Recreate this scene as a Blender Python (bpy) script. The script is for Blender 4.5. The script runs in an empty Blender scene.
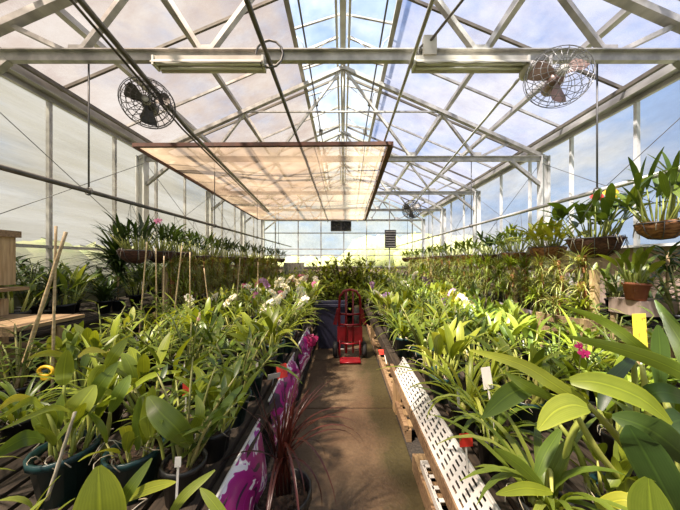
import bpy, math, random
from math import sin, cos, pi, radians, sqrt
from mathutils import Vector, Matrix
R0 = random.Random(11)
C = bpy.context.scene.collection
CZ = 1.6
V = Vector

# ------------------------------------------------------------------ helpers
def at(px, py, Y):
    return V(((px-343)/255*Y, Y, CZ+(261-py)/255*Y))

class MB:
    def __init__(s): s.uv={}; s.v=[]; s.f=[]; s.sm=[]; s.mi=[]
    def add(s, vs, fs, smooth=False, mi=0):
        b=len(s.v); s.v.extend([tuple(v) for v in vs])
        for f in fs:
            s.f.append(tuple(b+i for i in f)); s.sm.append(smooth); s.mi.append(mi)
    def box(s, x0,x1,y0,y1,z0,z1, mi=0):
        s.add([(x0,y0,z0),(x1,y0,z0),(x1,y1,z0),(x0,y1,z0),(x0,y0,z1),(x1,y0,z1),(x1,y1,z1),(x0,y1,z1)],
              [(0,3,2,1),(4,5,6,7),(0,1,5,4),(1,2,6,5),(2,3,7,6),(3,0,4,7)], False, mi)
    def beam(s, a, b, w, h, up=(0,0,1), mi=0):
        a=V(a); b=V(b); d=(b-a).normalized(); u=V(up)
        if abs(d.dot(u))>.98: u=V((0,1,0))
        r=d.cross(u).normalized(); u=r.cross(d).normalized()
        vs=[]
        for p in (a,b):
            for i,j in ((-1,-1),(1,-1),(1,1),(-1,1)): vs.append(p+r*(i*w/2)+u*(j*h/2))
        s.add(vs,[(0,1,2,3),(7,6,5,4),(0,4,5,1),(1,5,6,2),(2,6,7,3),(3,7,4,0)],False,mi)
    def tube(s, pts, r, n=6, cap=True, mi=0, closed=False):
        pts=[V(p) for p in pts]; m=len(pts); rs=r if isinstance(r,(list,tuple)) else [r]*m
        vs=[]; prev=None
        for i,p in enumerate(pts):
            if closed: d=(pts[(i+1)%m]-pts[i-1])
            else: d=(pts[min(i+1,m-1)]-pts[max(i-1,0)])
            if d.length<1e-9: d=V((0,0,1))
            d.normalize()
            if prev is None: u=V((0,0,1)) if abs(d.z)<.9 else V((1,0,0))
            else: u=prev
            a=(u-d*u.dot(d)).normalized(); prev=a; b=d.cross(a)
            for k in range(n):
                t=2*pi*k/n; vs.append(p+a*(cos(t)*rs[i])+b*(sin(t)*rs[i]))
        fs=[]
        rng=m if closed else m-1
        for i in range(rng):
            j=(i+1)%m
            for k in range(n): fs.append((i*n+k,i*n+(k+1)%n,j*n+(k+1)%n,j*n+k))
        if cap and not closed:
            fs.append(tuple(range(n-1,-1,-1))); fs.append(tuple((m-1)*n+k for k in range(n)))
        s.add(vs,fs,True,mi)
    def lathe(s, prof, n=16, c=(0,0,0), M=None, mi=0):
        vs=[]
        for r,z in prof:
            for k in range(n):
                p=V((r*cos(2*pi*k/n),r*sin(2*pi*k/n),z))
                if M: p=M@p
                vs.append(p+V(c))
        fs=[]
        for i in range(len(prof)-1):
            for k in range(n): fs.append((i*n+k,i*n+(k+1)%n,(i+1)*n+(k+1)%n,(i+1)*n+k))
        s.add(vs,fs,True,mi)
    def leafpts(s, pts, w, fold=.18, prof='o', side=None, mi=0, thick=0):
        """leaf along 3D points; w = full width"""
        pts=[V(p) for p in pts]; m=len(pts); vs=[]
        for i,p in enumerate(pts):
            t=i/(m-1)
            if prof=='o': k=max(.04,sin(pi*min(1,.06+.94*t)))**.62
            elif prof=='e': k=max(.05,sin(pi*t**.8))**.9
            else: k=(min(1,.45+t*2.2))*(1-t**3)**.8 if t<1 else .03
            d=(pts[min(i+1,m-1)]-pts[max(i-1,0)]).normalized()
            sd=side if side is not None else V((-d.y,d.x,0))
            sd=(sd-d*sd.dot(d))
            if sd.length<1e-4: sd=V((1,0,0))
            sd.normalize(); nn=sd.cross(d)
            if nn.z<0: nn=-nn
            hw=w/2*k
            vs += [p-sd*hw+nn*(fold*hw), p-nn*0, p+sd*hw+nn*(fold*hw)]
        fs=[]
        for i in range(m-1):
            a=i*3
            fs += [(a,a+1,a+4,a+3),(a+1,a+2,a+5,a+4)]
        b0=len(s.v)
        for i in range(m):
            for j in range(3): s.uv[b0+i*3+j]=(j/2,i/(m-1))
        s.add(vs,fs,True,mi)
    def leaf(s, p, az, el, L, w, droop, seg=5, prof='o', fold=.2, roll=0, mi=0, twist=0):
        p=V(p); pts=[p.copy()]; e=el; st=L/seg
        sd=V((-sin(az),cos(az),0))
        if roll: 
            d0=V((cos(az)*cos(el),sin(az)*cos(el),sin(el))); sd=Matrix.Rotation(roll,3,d0)@sd
        for i in range(seg):
            aa=az+twist*i
            p=p+V((cos(aa)*cos(e),sin(aa)*cos(e),sin(e)))*st; pts.append(p.copy())
            e-=droop/seg
            e=max(e,-1.5)
        s.leafpts(pts,w,fold,prof,sd,mi)
        return pts[-1]
    def blob(s, c, r, n=8, m=5, sq=(1,1,1), jit=0, rnd=None, mi=0):
        vs=[];c=V(c)
        for i in range(m+1):
            t=pi*i/m
            for k in range(n):
                q=r*(1+(rnd.uniform(-jit,jit) if rnd else 0))
                vs.append(c+V((q*sin(t)*cos(2*pi*k/n)*sq[0],q*sin(t)*sin(2*pi*k/n)*sq[1],q*cos(t)*sq[2])))
        fs=[]
        for i in range(m):
            for k in range(n): fs.append((i*n+k,(i+1)*n+k,(i+1)*n+(k+1)%n,i*n+(k+1)%n))
        s.add(vs,fs,True,mi)
    def mesh(s, name, mats):
        me=bpy.data.meshes.new(name); me.from_pydata(s.v,[],s.f)
        me.polygons.foreach_set('use_smooth',s.sm)
        if not isinstance(mats,(list,tuple)): mats=[mats]
        for m in mats: me.materials.append(m)
        if any(s.mi): me.polygons.foreach_set('material_index',s.mi)
        if s.uv:
            ul=me.uv_layers.new(name='leaf_uv'); li=[0]*len(me.loops); me.loops.foreach_get('vertex_index',li); fl=[]
            for i in li: fl.extend(s.uv.get(i,(.25,.5)))
            ul.data.foreach_set('uv',fl)
        me.update(); return me
    def build(s, name, mats, parent=None, loc=None):
        o=bpy.data.objects.new(name,s.mesh(name,mats)); C.objects.link(o)
        if parent: o.parent=parent
        if loc: o.location=loc
        return o

def tag(o,label=None,cat=None,group=None,kind=None):
    if label: o['label']=label
    if cat: o['category']=cat
    if group: o['group']=group
    if kind: o['kind']=kind
    return o
def empty(name,loc=(0,0,0),rz=0,**k):
    o=bpy.data.objects.new(name,None); C.objects.link(o); o.location=loc; o.rotation_euler=(0,0,rz)
    o.empty_display_size=.05
    return tag(o,**k)
def struct(mb,name,mats):
    o=mb.build(name,mats); o['kind']='structure'; return o
def copy_tree(o,parent=None):
    c=o.copy(); C.objects.link(c)
    if parent: c.parent=parent
    for ch in KIDS.get(o.name,[]): 
        d=copy_tree(ch,c)
    return c
KIDS={}
def reg(root):
    for ch in bpy.data.objects:
        if ch.parent==root: KIDS.setdefault(root.name,[]).append(ch); reg_shallow(ch)
def reg_shallow(o):
    for ch in o.children: KIDS.setdefault(o.name,[]).append(ch)

# ------------------------------------------------------------------ materials
def nt(name):
    m=bpy.data.materials.new(name); m.use_nodes=True; t=m.node_tree; t.nodes.clear()
    out=t.nodes.new('ShaderNodeOutputMaterial'); return m,t,out
def N(t,k,**kw):
    n=t.nodes.new(k)
    for a,b in kw.items():
        if hasattr(n,a) and a not in n.inputs: setattr(n,a,b)
        else: n.inputs[a].default_value=b
    return n
def ramp(t,stops,inp):
    r=t.nodes.new('ShaderNodeValToRGB'); e=r.color_ramp.elements
    while len(e)<len(stops): e.new(.5)
    for i,(p,c) in enumerate(stops): e[i].position=p; e[i].color=(*c,1)
    t.links.new(inp,r.inputs[0]); return r
def coords(t,scale=(1,1,1),kind='Object'):
    tc=t.nodes.new('ShaderNodeTexCoord'); mp=t.nodes.new('ShaderNodeMapping'); mp.inputs['Scale'].default_value=scale
    t.links.new(tc.outputs[kind],mp.inputs[0]); return mp.outputs[0]
def simple(name,c1,c2=None,scale=8,rough=.6,metal=0,sc=(1,1,1),bump=0,detail=4,lo=.35,hi=.65,spec=.5):
    m,t,out=nt(name); p=N(t,'ShaderNodeBsdfPrincipled'); p.inputs['Roughness'].default_value=rough; p.inputs['Metallic'].default_value=metal
    p.inputs['Specular IOR Level'].default_value=spec
    nz=N(t,'ShaderNodeTexNoise'); nz.inputs['Scale'].default_value=scale; nz.inputs['Detail'].default_value=detail
    t.links.new(coords(t,sc),nz.inputs['Vector'])
    r=ramp(t,[(lo,c1),(hi,c2 or tuple(x*.8 for x in c1))],nz.outputs[0]); t.links.new(r.outputs[0],p.inputs['Base Color'])
    if bump:
        b=N(t,'ShaderNodeBump'); b.inputs['Strength'].default_value=bump; b.inputs['Distance'].default_value=.01
        t.links.new(nz.outputs[0],b.inputs['Height']); t.links.new(b.outputs[0],p.inputs['Normal'])
    t.links.new(p.outputs[0],out.inputs[0]); return m
def leafmat(name,cols,trans=.35,rough=.38,tcol=None):
    m,t,out=nt(name)
    g=t.nodes.new('ShaderNodeNewGeometry'); oi=t.nodes.new('ShaderNodeObjectInfo')
    ma=N(t,'ShaderNodeMath',operation='MULTIPLY_ADD'); t.links.new(oi.outputs['Random'],ma.inputs[0]); ma.inputs[1].default_value=.45
    mb=N(t,'ShaderNodeMath',operation='MULTIPLY'); t.links.new(g.outputs['Random Per Island'],mb.inputs[0]); mb.inputs[1].default_value=.55
    t.links.new(mb.outputs[0],ma.inputs[2])
    n=len(cols); r=ramp(t,[(i/(n-1),c) for i,c in enumerate(cols)],ma.outputs[0])
    nz=N(t,'ShaderNodeTexNoise'); nz.inputs['Scale'].default_value=14; t.links.new(coords(t),nz.inputs['Vector'])
    mx=t.nodes.new('ShaderNodeMix'); mx.data_type='RGBA'; mx.blend_type='MULTIPLY'; mx.inputs[0].default_value=.6
    r2=ramp(t,[(.3,(.65,.72,.6)),(.7,(1,1,.95))],nz.outputs[0])
    t.links.new(r.outputs[0],mx.inputs[6]); t.links.new(r2.outputs[0],mx.inputs[7])
    uv=t.nodes.new('ShaderNodeUVMap'); su=N(t,'ShaderNodeSeparateXYZ'); t.links.new(uv.outputs[0],su.inputs[0])
    d1=N(t,'ShaderNodeMath',operation='SUBTRACT'); t.links.new(su.outputs[0],d1.inputs[0]); d1.inputs[1].default_value=.5
    d2=N(t,'ShaderNodeMath',operation='ABSOLUTE'); t.links.new(d1.outputs[0],d2.inputs[0])
    rib=ramp(t,[(0,(1.5,1.45,1.2)),(.05,(.84,.86,.8)),(.16,(1.02,1.02,1)),(.40,(.96,.97,.95)),(.5,(1.3,1.25,1.1))],d2.outputs[0])
    sn=N(t,'ShaderNodeMath',operation='MULTIPLY'); t.links.new(su.outputs[0],sn.inputs[0]); sn.inputs[1].default_value=95
    s2=N(t,'ShaderNodeMath',operation='SINE'); t.links.new(sn.outputs[0],s2.inputs[0])
    s3=N(t,'ShaderNodeMath',operation='MULTIPLY_ADD'); t.links.new(s2.outputs[0],s3.inputs[0]); s3.inputs[1].default_value=.06; s3.inputs[2].default_value=1
    sc_=N(t,'ShaderNodeVectorMath',operation='SCALE'); t.links.new(rib.outputs[0],sc_.inputs[0]); t.links.new(s3.outputs[0],sc_.inputs['Scale'])
    vm=N(t,'ShaderNodeVectorMath',operation='MULTIPLY'); t.links.new(mx.outputs[2],vm.inputs[0]); t.links.new(sc_.outputs[0],vm.inputs[1])
    p=N(t,'ShaderNodeBsdfPrincipled'); p.inputs['Roughness'].default_value=rough
    t.links.new(vm.outputs[0],p.inputs['Base Color'])
    tr=t.nodes.new('ShaderNodeBsdfTranslucent')
    mu=t.nodes.new('ShaderNodeMix'); mu.data_type='RGBA'; mu.blend_type='MULTIPLY'; mu.inputs[0].default_value=1
    mu.inputs[7].default_value=(*(tcol or (1.5,1.35,.55)),1); t.links.new(vm.outputs[0],mu.inputs[6]); t.links.new(mu.outputs[2],tr.inputs[0])
    ms=t.nodes.new('ShaderNodeMixShader'); ms.inputs[0].default_value=trans
    t.links.new(p.outputs[0],ms.inputs[1]); t.links.new(tr.outputs[0],ms.inputs[2]); t.links.new(ms.outputs[0],out.inputs[0])
    return m
def glazing(name,tint,white,fac,nscale=(1,1,1),dirt=.25,ribs=0,ribaxis=1,gloss=.03,stain=None):
    """film / poly / glass: lets light straight through and scatters some"""
    m,t,out=nt(name)
    tr=t.nodes.new('ShaderNodeBsdfTransparent'); tr.inputs[0].default_value=(*tint,1)
    tl=t.nodes.new('ShaderNodeBsdfTranslucent'); tl.inputs[0].default_value=(*white,1)
    if stain:
        ns=N(t,'ShaderNodeTexNoise'); ns.inputs['Scale'].default_value=stain[1]; ns.inputs['Detail'].default_value=9; ns.inputs['Roughness'].default_value=.68
        t.links.new(coords(t,stain[2]),ns.inputs['Vector'])
        rs=ramp(t,[(.34,tuple(a*b for a,b in zip(stain[0],tint))),(.56,tint)],ns.outputs[0]); t.links.new(rs.outputs[0],tr.inputs[0])
    nz=N(t,'ShaderNodeTexNoise'); nz.inputs['Scale'].default_value=1.3; nz.inputs['Detail'].default_value=7; nz.inputs['Roughness'].default_value=.62
    t.links.new(coords(t,nscale),nz.inputs['Vector'])
    mr=N(t,'ShaderNodeMapRange'); mr.inputs[1].default_value=.3; mr.inputs[2].default_value=.72
    mr.inputs[3].default_value=max(0,fac-dirt); mr.inputs[4].default_value=min(1,fac+dirt)
    t.links.new(nz.outputs[0],mr.inputs[0]); f=mr.outputs[0]
    if ribs:
        w=N(t,'ShaderNodeTexWave'); w.inputs['Scale'].default_value=ribs; w.bands_direction='XYZ'[ribaxis]
        t.links.new(coords(t),w.inputs['Vector'])
        a=N(t,'ShaderNodeMath',operation='MULTIPLY_ADD'); t.links.new(w.outputs[1],a.inputs[0]); a.inputs[1].default_value=.14; t.links.new(f,a.inputs[2]); f=a.outputs[0]
    ms=t.nodes.new('ShaderNodeMixShader'); t.links.new(f,ms.inputs[0]); t.links.new(tr.outputs[0],ms.inputs[1]); t.links.new(tl.outputs[0],ms.inputs[2])
    gl=t.nodes.new('ShaderNodeBsdfGlossy'); gl.inputs['Roughness'].default_value=.25
    m2=t.nodes.new('ShaderNodeMixShader'); m2.inputs[0].default_value=gloss
    t.links.new(ms.outputs[0],m2.inputs[1]); t.links.new(gl.outputs[0],m2.inputs[2]); t.links.new(m2.outputs[0],out.inputs[0])
    return m

M={}
M['alu']=simple('galvanised frame',(.60,.57,.53),(.34,.32,.30),6,.45,.35,(1,.3,1))
M['aludark']=simple('weathered rafter',(.20,.17,.13),(.12,.10,.08),5,.55,.2)
M['white']=simple('white painted post',(.80,.79,.76),(.62,.60,.56),5,.5)
M['pipedark']=simple('dark pipe',(.085,.075,.06),(.15,.13,.11),6,.5,.3)
M['pipelight']=simple('pale conduit',(.68,.67,.63),(.5,.49,.45),6,.4,.3)
M['wire']=simple('wire',(.10,.10,.10),(.16,.15,.14),5,.5,.5)
M['brownbar']=simple('rusty brown bar',(.13,.045,.025),(.07,.03,.02),7,.7)
M['wood']=simple('weathered wood',(.34,.22,.12),(.17,.10,.05),5,.75,0,(1,12,12),.3)
M['benchwood']=simple('dark damp bench wood',(.06,.042,.026),(.025,.018,.012),5,.8,0,(12,1,1),.3)
M['woodx']=simple('weathered wood long',(.36,.24,.12),(.16,.10,.05),5,.75,0,(12,1,12),.3)
M['woodz']=simple('weathered wood upright',(.55,.38,.20),(.33,.21,.10),4,.75,0,(14,14,1),.3)
M['bamboo']=simple('bamboo cane',(.62,.47,.27),(.40,.28,.14),6,.55,0,(6,6,9))
M['black']=simple('black plastic',(.012,.013,.013),(.025,.026,.025),9,.4)
M['teal']=simple('dark green plastic',(.008,.035,.038),(.012,.05,.05),9,.35)
M['terra']=simple('terracotta',(.50,.17,.08),(.38,.12,.06),9,.8)
M['bark']=simple('bark potting mix',(.065,.036,.02),(.02,.012,.007),60,.9,0,(1,1,1),1.0,3)
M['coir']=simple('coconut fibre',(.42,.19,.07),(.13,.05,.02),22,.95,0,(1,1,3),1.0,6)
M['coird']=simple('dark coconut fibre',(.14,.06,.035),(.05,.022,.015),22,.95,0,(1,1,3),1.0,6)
M['root']=simple('pale aerial roots',(.52,.46,.36),(.32,.27,.17),14,.7)
M['cane']=leafmat('pseudobulb green',[(.16,.20,.04),(.30,.33,.08),(.42,.40,.14)],.05,.45)
M['caned']=leafmat('pseudobulb dark',[(.08,.11,.03),(.20,.22,.07),(.34,.31,.14)],.05,.45)
M['leafb']=leafmat('bright orchid leaf',[(.05,.085,.010),(.17,.22,.02),(.29,.34,.035),(.47,.48,.12)],.3)
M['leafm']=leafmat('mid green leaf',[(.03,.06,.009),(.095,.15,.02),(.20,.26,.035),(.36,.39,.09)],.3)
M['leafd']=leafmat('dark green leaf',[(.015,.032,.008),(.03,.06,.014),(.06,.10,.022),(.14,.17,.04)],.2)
M['leafy']=leafmat('yellowing leaf',[(.22,.27,.03),(.42,.42,.05),(.55,.48,.10)],.35)
M['leafo']=leafmat('olive wiry leaf',[(.10,.12,.03),(.22,.25,.06),(.36,.35,.11),(.50,.44,.22)],.25)
M['leafr']=leafmat('burgundy strap leaf',[(.025,.006,.007),(.06,.012,.010),(.13,.035,.025)],.25,.35,(1.6,.7,.5))
M['petw']=leafmat('white petal',[(.92,.91,.88),(.88,.85,.86)],.3,.5,(1,1,1))
M['petp']=leafmat('pink petal',[(.75,.30,.52),(.62,.16,.42)],.3,.5,(1,.8,.9))
M['petl']=leafmat('lilac petal',[(.55,.38,.66),(.45,.25,.55)],.3,.5,(1,.9,1))
M['petm']=leafmat('magenta petal',[(.38,.012,.12),(.28,.008,.09)],.3,.5,(1,.5,.7))
M['petr']=leafmat('coral red petal',[(.80,.05,.05),(.75,.10,.08)],.3,.5,(1,.5,.5))
M['pety']=leafmat('yellow petal',[(.85,.62,.08),(.80,.50,.04)],.3,.5,(1,.9,.5))
M['petc']=leafmat('cream petal',[(.85,.82,.55),(.80,.74,.45)],.3,.5,(1,1,.8))
M['red']=simple('red enamel',(.24,.006,.012),(.16,.005,.010),6,.35)
M['redplastic']=simple('red plastic tag',(.85,.06,.03),(.75,.04,.03),6,.4)
M['whiteplastic']=simple('white plastic',(.82,.81,.77),(.72,.70,.65),5,.45)
M['rubber']=simple('black rubber',(.02,.02,.02),(.03,.03,.03),8,.8)
M['bin']=simple('slate grey plastic',(.03,.03,.06),(.02,.02,.04),5,.5)
M['fixture']=simple('enamelled fixture',(.66,.62,.55),(.55,.50,.43),5,.4)
M['tubeglass']=simple('lamp tube',(.86,.85,.80),(.80,.79,.74),5,.25)
M['fandark']=simple('dark fan metal',(.10,.09,.08),(.05,.045,.04),6,.45,.5)
M['fanlight']=simple('silver fan wire',(.32,.31,.30),(.20,.19,.18),6,.35,.6)
M['fanblade']=simple('brown fan blade',(.30,.19,.15),(.20,.12,.10),6,.4,.3)
M['gravel']=simple('dark gravel floor',(.045,.036,.028),(.015,.012,.010),55,.95,0,(1,1,1),1,6)
M['grass']=simple('lawn',(.17,.17,.10),(.12,.13,.07),3,.95)
M['boards']=simple('pale fence boards',(.56,.40,.31),(.42,.29,.22),4,.8,0,(1,7,1))
M['kneeleft']=simple('dull green board',(.20,.21,.13),(.13,.14,.09),3,.8)
M['grey']=simple('grey corrugated sheet',(.30,.29,.24),(.22,.21,.17),4,.7)
M['yellowcard']=simple('yellow sticky card',(.85,.66,.06),(.42,.22,.04),38,.5,0,(1,1,1),0,5,.58,.66)
M['yellow']=simple('yellow plastic',(.80,.48,.03),(.70,.42,.02),6,.4)
M['magenta']=None

# magenta printed bag
def bagmat():
    m,t,out=nt('printed magenta bag'); p=N(t,'ShaderNodeBsdfPrincipled'); p.inputs['Roughness'].default_value=.3
    nz=N(t,'ShaderNodeTexNoise'); nz.inputs['Scale'].default_value=5.5; nz.inputs['Detail'].default_value=2.5; nz.inputs['Distortion'].default_value=1.2
    t.links.new(coords(t,(1,.8,1.8)),nz.inputs['Vector'])
    r=ramp(t,[(.0,(.04,.02,.05)),(.36,(.04,.02,.05)),(.40,(.30,.012,.17)),(.54,(.38,.02,.24)),(.56,(.75,.72,.76)),(.62,(.7,.68,.74)),(.64,(.36,.05,.36)),(.72,(.10,.45,.08))],nz.outputs[0])
    r.color_ramp.interpolation='CONSTANT'
    t.links.new(r.outputs[0],p.inputs['Base Color']); t.links.new(p.outputs[0],out.inputs[0]); return m
M['magenta']=bagmat()
def concrete():
    m,t,out=nt('brown damp concrete path'); p=N(t,'ShaderNodeBsdfPrincipled'); p.inputs['Roughness'].default_value=.55
    c=coords(t)
    n1=N(t,'ShaderNodeTexNoise'); n1.inputs['Scale'].default_value=2.2; n1.inputs['Detail'].default_value=8; n1.inputs['Roughness'].default_value=.65; t.links.new(c,n1.inputs['Vector'])
    n2=N(t,'ShaderNodeTexNoise'); n2.inputs['Scale'].default_value=45; n2.inputs['Detail'].default_value=3; t.links.new(c,n2.inputs['Vector'])
    r=ramp(t,[(.3,(.065,.040,.02)),(.5,(.115,.072,.038)),(.72,(.18,.125,.07))],n1.outputs[0])
    # moss towards the right edge of the path
    s=N(t,'ShaderNodeSeparateXYZ'); t.links.new(c,s.inputs[0])
    mr=N(t,'ShaderNodeMapRange'); mr.inputs[1].default_value=.05; mr.inputs[2].default_value=.5; mr.inputs[3].default_value=-.25; mr.inputs[4].default_value=.35; t.links.new(s.outputs[0],mr.inputs[0])
    ad=N(t,'ShaderNodeMath',operation='ADD'); t.links.new(mr.outputs[0],ad.inputs[0]); t.links.new(n1.outputs[0],ad.inputs[1])
    mf=ramp(t,[(.5,(0,0,0)),(.68,(1,1,1))],ad.outputs[0])
    mx=t.nodes.new('ShaderNodeMix'); mx.data_type='RGBA'; mx.inputs[7].default_value=(.052,.040,.014,1)
    t.links.new(mf.outputs[0],mx.inputs[0]); t.links.new(r.outputs[0],mx.inputs[6])
    my=t.nodes.new('ShaderNodeMix'); my.data_type='RGBA'; my.blend_type='MULTIPLY'; my.inputs[0].default_value=.6
    r2=ramp(t,[(.3,(.6,.6,.6)),(.7,(1.15,1.15,1.15))],n2.outputs[0]); t.links.new(mx.outputs[2],my.inputs[6]); t.links.new(r2.outputs[0],my.inputs[7])
    t.links.new(my.outputs[2],p.inputs['Base Color'])
    b=N(t,'ShaderNodeBump'); b.inputs['Strength'].default_value=.5; b.inputs['Distance'].default_value=.01; t.links.new(n2.outputs[0],b.inputs['Height']); t.links.new(b.outputs[0],p.inputs['Normal'])
    t.links.new(p.outputs[0],out.inputs[0]); return m
M['concrete']=concrete()
M['roofL']=glazing('whitewashed roof panel',(.90,.85,.825),(.10,.085,.08),.42,(1,1,1),.34,30,1,.03,((.66,.56,.54),.9,(.7,1.2,1)))
M['roofR']=glazing('bluish roof panel',(.86,.87,.96),(.18,.185,.23),.42,(1,1,1),.36,30,1,.03,((.68,.66,.74),1.0,(.7,1.3,1)))
M['clear']=glazing('clear vent glass',(.93,.97,1),(.8,.85,.9),.05,(1,1,1),.04)
M['wallL']=glazing('cloudy wall film',(.74,.73,.69),(.17,.165,.15),.50,(.6,.35,2.6),.34,0,1,.03,((.60,.58,.53),.55,(.5,.5,4.5)))
M['wallR']=glazing('hazy wall glass',(.92,.94,.97),(.33,.33,.35),.28,(.6,.5,1.2),.16,0,1,.03,((.80,.79,.82),.7,(.6,.6,1.5)))
M['endg']=glazing('end wall glass',(.95,1,.97),(.4,.42,.4),.2,(1,1,1),.14)
M['cloth']=glazing('cream shade cloth',(.92,.83,.71),(.40,.31,.22),.52,(.5,.25,1),.24)

# ------------------------------------------------------------------ setting
L0,L1=-3.05,15.6
g=MB(); g.add([(-60,-40,-.06),(60,-40,-.06),(60,80,-.06),(-60,80,-.06)],[(0,1,2,3)]); struct(g,'ground_outside',M['grass'])
g=MB(); g.box(-5.0,5.0,L0,L1,-.05,0); struct(g,'floor',M['gravel'])
# path slabs with joints
g=MB()
ys=[-2.9,1.35,2.72,4.05,5.5,6.9,8.3,9.7,11.2,12.6,14.0]
for a,b in zip(ys[:-1],ys[1:]): g.box(-.50,.535,a+.008,b-.008,.001,.03)
struct(g,'path',M['concrete'])
g=MB()
for b in ys[1:-1]: g.box(-.50,.535,b-.008,b+.008,.001,.024)
struct(g,'path_joint',M['bark'])

# truss
def truss(y):
    g=MB(); e=.07
    g.beam((-4.85,y,4.03),(4.85,y,4.03),.06,.10)
    g.beam((-4.85,y-.035,4.085),(4.85,y-.035,4.085),.07,.015)
    for s in (-1,1):
        g.beam((0,y,6.22),(s*4.85,y,4.06),.08,.10,(0,1,0))
        z=lambda x:6.22-.4454*x
        for a,b in (((0.03,z(0)),(1.65,4.06)),((1.65,4.06),(2.35,z(2.35))),((2.35,z(2.35)),(3.2,4.06)),((3.2,4.06),(4.0,z(4.0))),):
            g.beam((s*a[0],y+.03,a[1]),(s*b[0],y+.03,b[1]),.05,.07,(0,1,0))
        # gusset plates
        for x,zz in ((1.65,4.10),(3.2,4.10)): g.box(s*x-.13,s*x+.13,y+.035,y+.05,zz-.03,zz+.12)
        g.beam((s*4.0,y,4.0),(s*4.72,y,3.42),.07,.07,(0,1,0))
    g.beam((-2.35,y,5.17),(2.35,y,5.17),.035,.035)
    g.tube([(0,y,6.2),(0,y,5.17)],.012,5)
    return struct(g,'roof_truss',M['alu'])
for k in range(-1,6): truss(3.05*k if k<5 else 15.25)
for k in range(-1,6):
    for s in (-1,1):
        y=3.05*k if k<5 else 15.25
        g=MB(); x=4.80
        g.box(s*x-.02-.07,s*x-.02+.09,y-.012,y+.012,0,4.1)
        g.box(s*x-.10,s*x-.08,y-.08,y+.08,0,4.1); g.box(s*x+.08,s*x+.10,y-.08,y+.08,0,4.1)
        struct(g,'wall_post',M['white'])
RZ=lambda x:6.50-.424*abs(x)
# roof glazing
for s,nm,mt in ((-1,'left','roofL'),(1,'right','roofR')):
    g=MB(); x0,x1=.95,4.97
    g.add([(s*x0,L0,RZ(x0)),(s*x0,L1,RZ(x0)),(s*x1,L1,RZ(x1)),(s*x1,L0,RZ(x1))],[(0,1,2,3)])
    struct(g,'ceiling_'+nm,M[mt])
    # vent sashes at the ridge, propped open
    y=L0; 
    while y<L1-.1:
        y2=min(y+3.05,L1); g=MB(); a=.05 if s<0 else .16
        p0=V((s*.07,0,6.50)); p1=V((s*1.0,0,RZ(1.0)+.08+a))
        g.add([(p0.x,y+.03,p0.z),(p0.x,y2-.03,p0.z),(p1.x,y2-.03,p1.z),(p1.x,y+.03,p1.z)],[(0,1,2,3)],False,0)
        for yy in [y+.04+(y2-y-.08)*i/3 for i in range(4)]: g.beam((p0.x,yy,p0.z),(p1.x,yy,p1.z),.035,.03,(0,0,1),1)
        g.beam((p1.x,y+.03,p1.z),(p1.x,y2-.03,p1.z),.05,.04,(0,0,1),1)
        struct(g,'roof_vent',[M['clear'],M['alu']]); y+=3.05
    # rafters every 1.22 m
    y=.61-3.66
    while y<L1:
        g=MB(); g.beam((s*.1,y,RZ(.1)-.03),(s*4.95,y,RZ(4.95)-.03),.035,.05); struct(g,'roof_rafter',M['aludark'] if int((y+10)/1.22)%2 else M['alu']); y+=1.22
    for x in (.95,2.53,3.67):
        g=MB(); z=RZ(x)-.09; g.box(s*x-.03,s*x+.03,L0,L1,z-.05,z+.04); g.box(s*x-.045,s*x+.045,L0,L1,z-.06,z-.05); struct(g,'roof_purlin',M['alu'])
    # gutter, several folded ribs
    g=MB(); 
    g.box(min(s*4.72,s*5.0),max(s*4.72,s*5.0),L0,L1,4.33,4.37); g.box(min(s*4.72,s*4.76),max(s*4.72,s*4.76),L0,L1,4.37,4.46)
    g.box(min(s*4.86,s*4.92),max(s*4.86,s*4.92),L0,L1,4.25,4.33)
    struct(g,'gutter',M['alu'])
    g=MB(); g.box(min(s*4.58,s*4.64),max(s*4.58,s*4.64),L0,L1,4.40,4.46); struct(g,'roof_purlin',M['aludark'])
g=MB(); g.box(-.06,.06,L0,L1,6.36,6.46)
for s in (-1,1): g.box(s*.13-.025,s*.13+.025,L0,L1,6.34,6.42)
struct(g,'ridge_beam',M['white'])
# side walls
for s,nm,mt,kb in ((-1,'left','wallL','kneeleft'),(1,'right','wallR','boards')):
    kz=1.82 if s>0 else 1.25
    g=MB(); g.add([(s*4.97,L0,kz),(s*4.97,L1,kz),(s*4.97,L1,4.34),(s*4.97,L0,4.34)],[(0,1,2,3)]); struct(g,'wall_'+nm,M[mt])
    g=MB(); g.box(min(s*4.93,s*5.0),max(s*4.93,s*5.0),L0,L1,-.03,kz); struct(g,'wall_%s_lower'%nm,M[kb])
    y=.61-3.66
    while y<L1:
        if abs((y/3.05)-round(y/3.05))>.05:
            g=MB(); g.box(min(s*4.89,s*4.95),max(s*4.89,s*4.95),y-.025,y+.025,0,4.33); struct(g,'wall_mullion',M['alu'] if s<0 else M['white'])
        y+=1.22
    g=MB(); z=1.84
    if s>0: g.box(4.72,4.95,L0,L1,z-.02,z+.02)
    else: g.box(-4.95,-4.87,L0,L1,z-.03,z+.02)
    struct(g,'trim_1' if s<0 else 'trim_2',M['alu'] if s<0 else M['white'])
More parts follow.
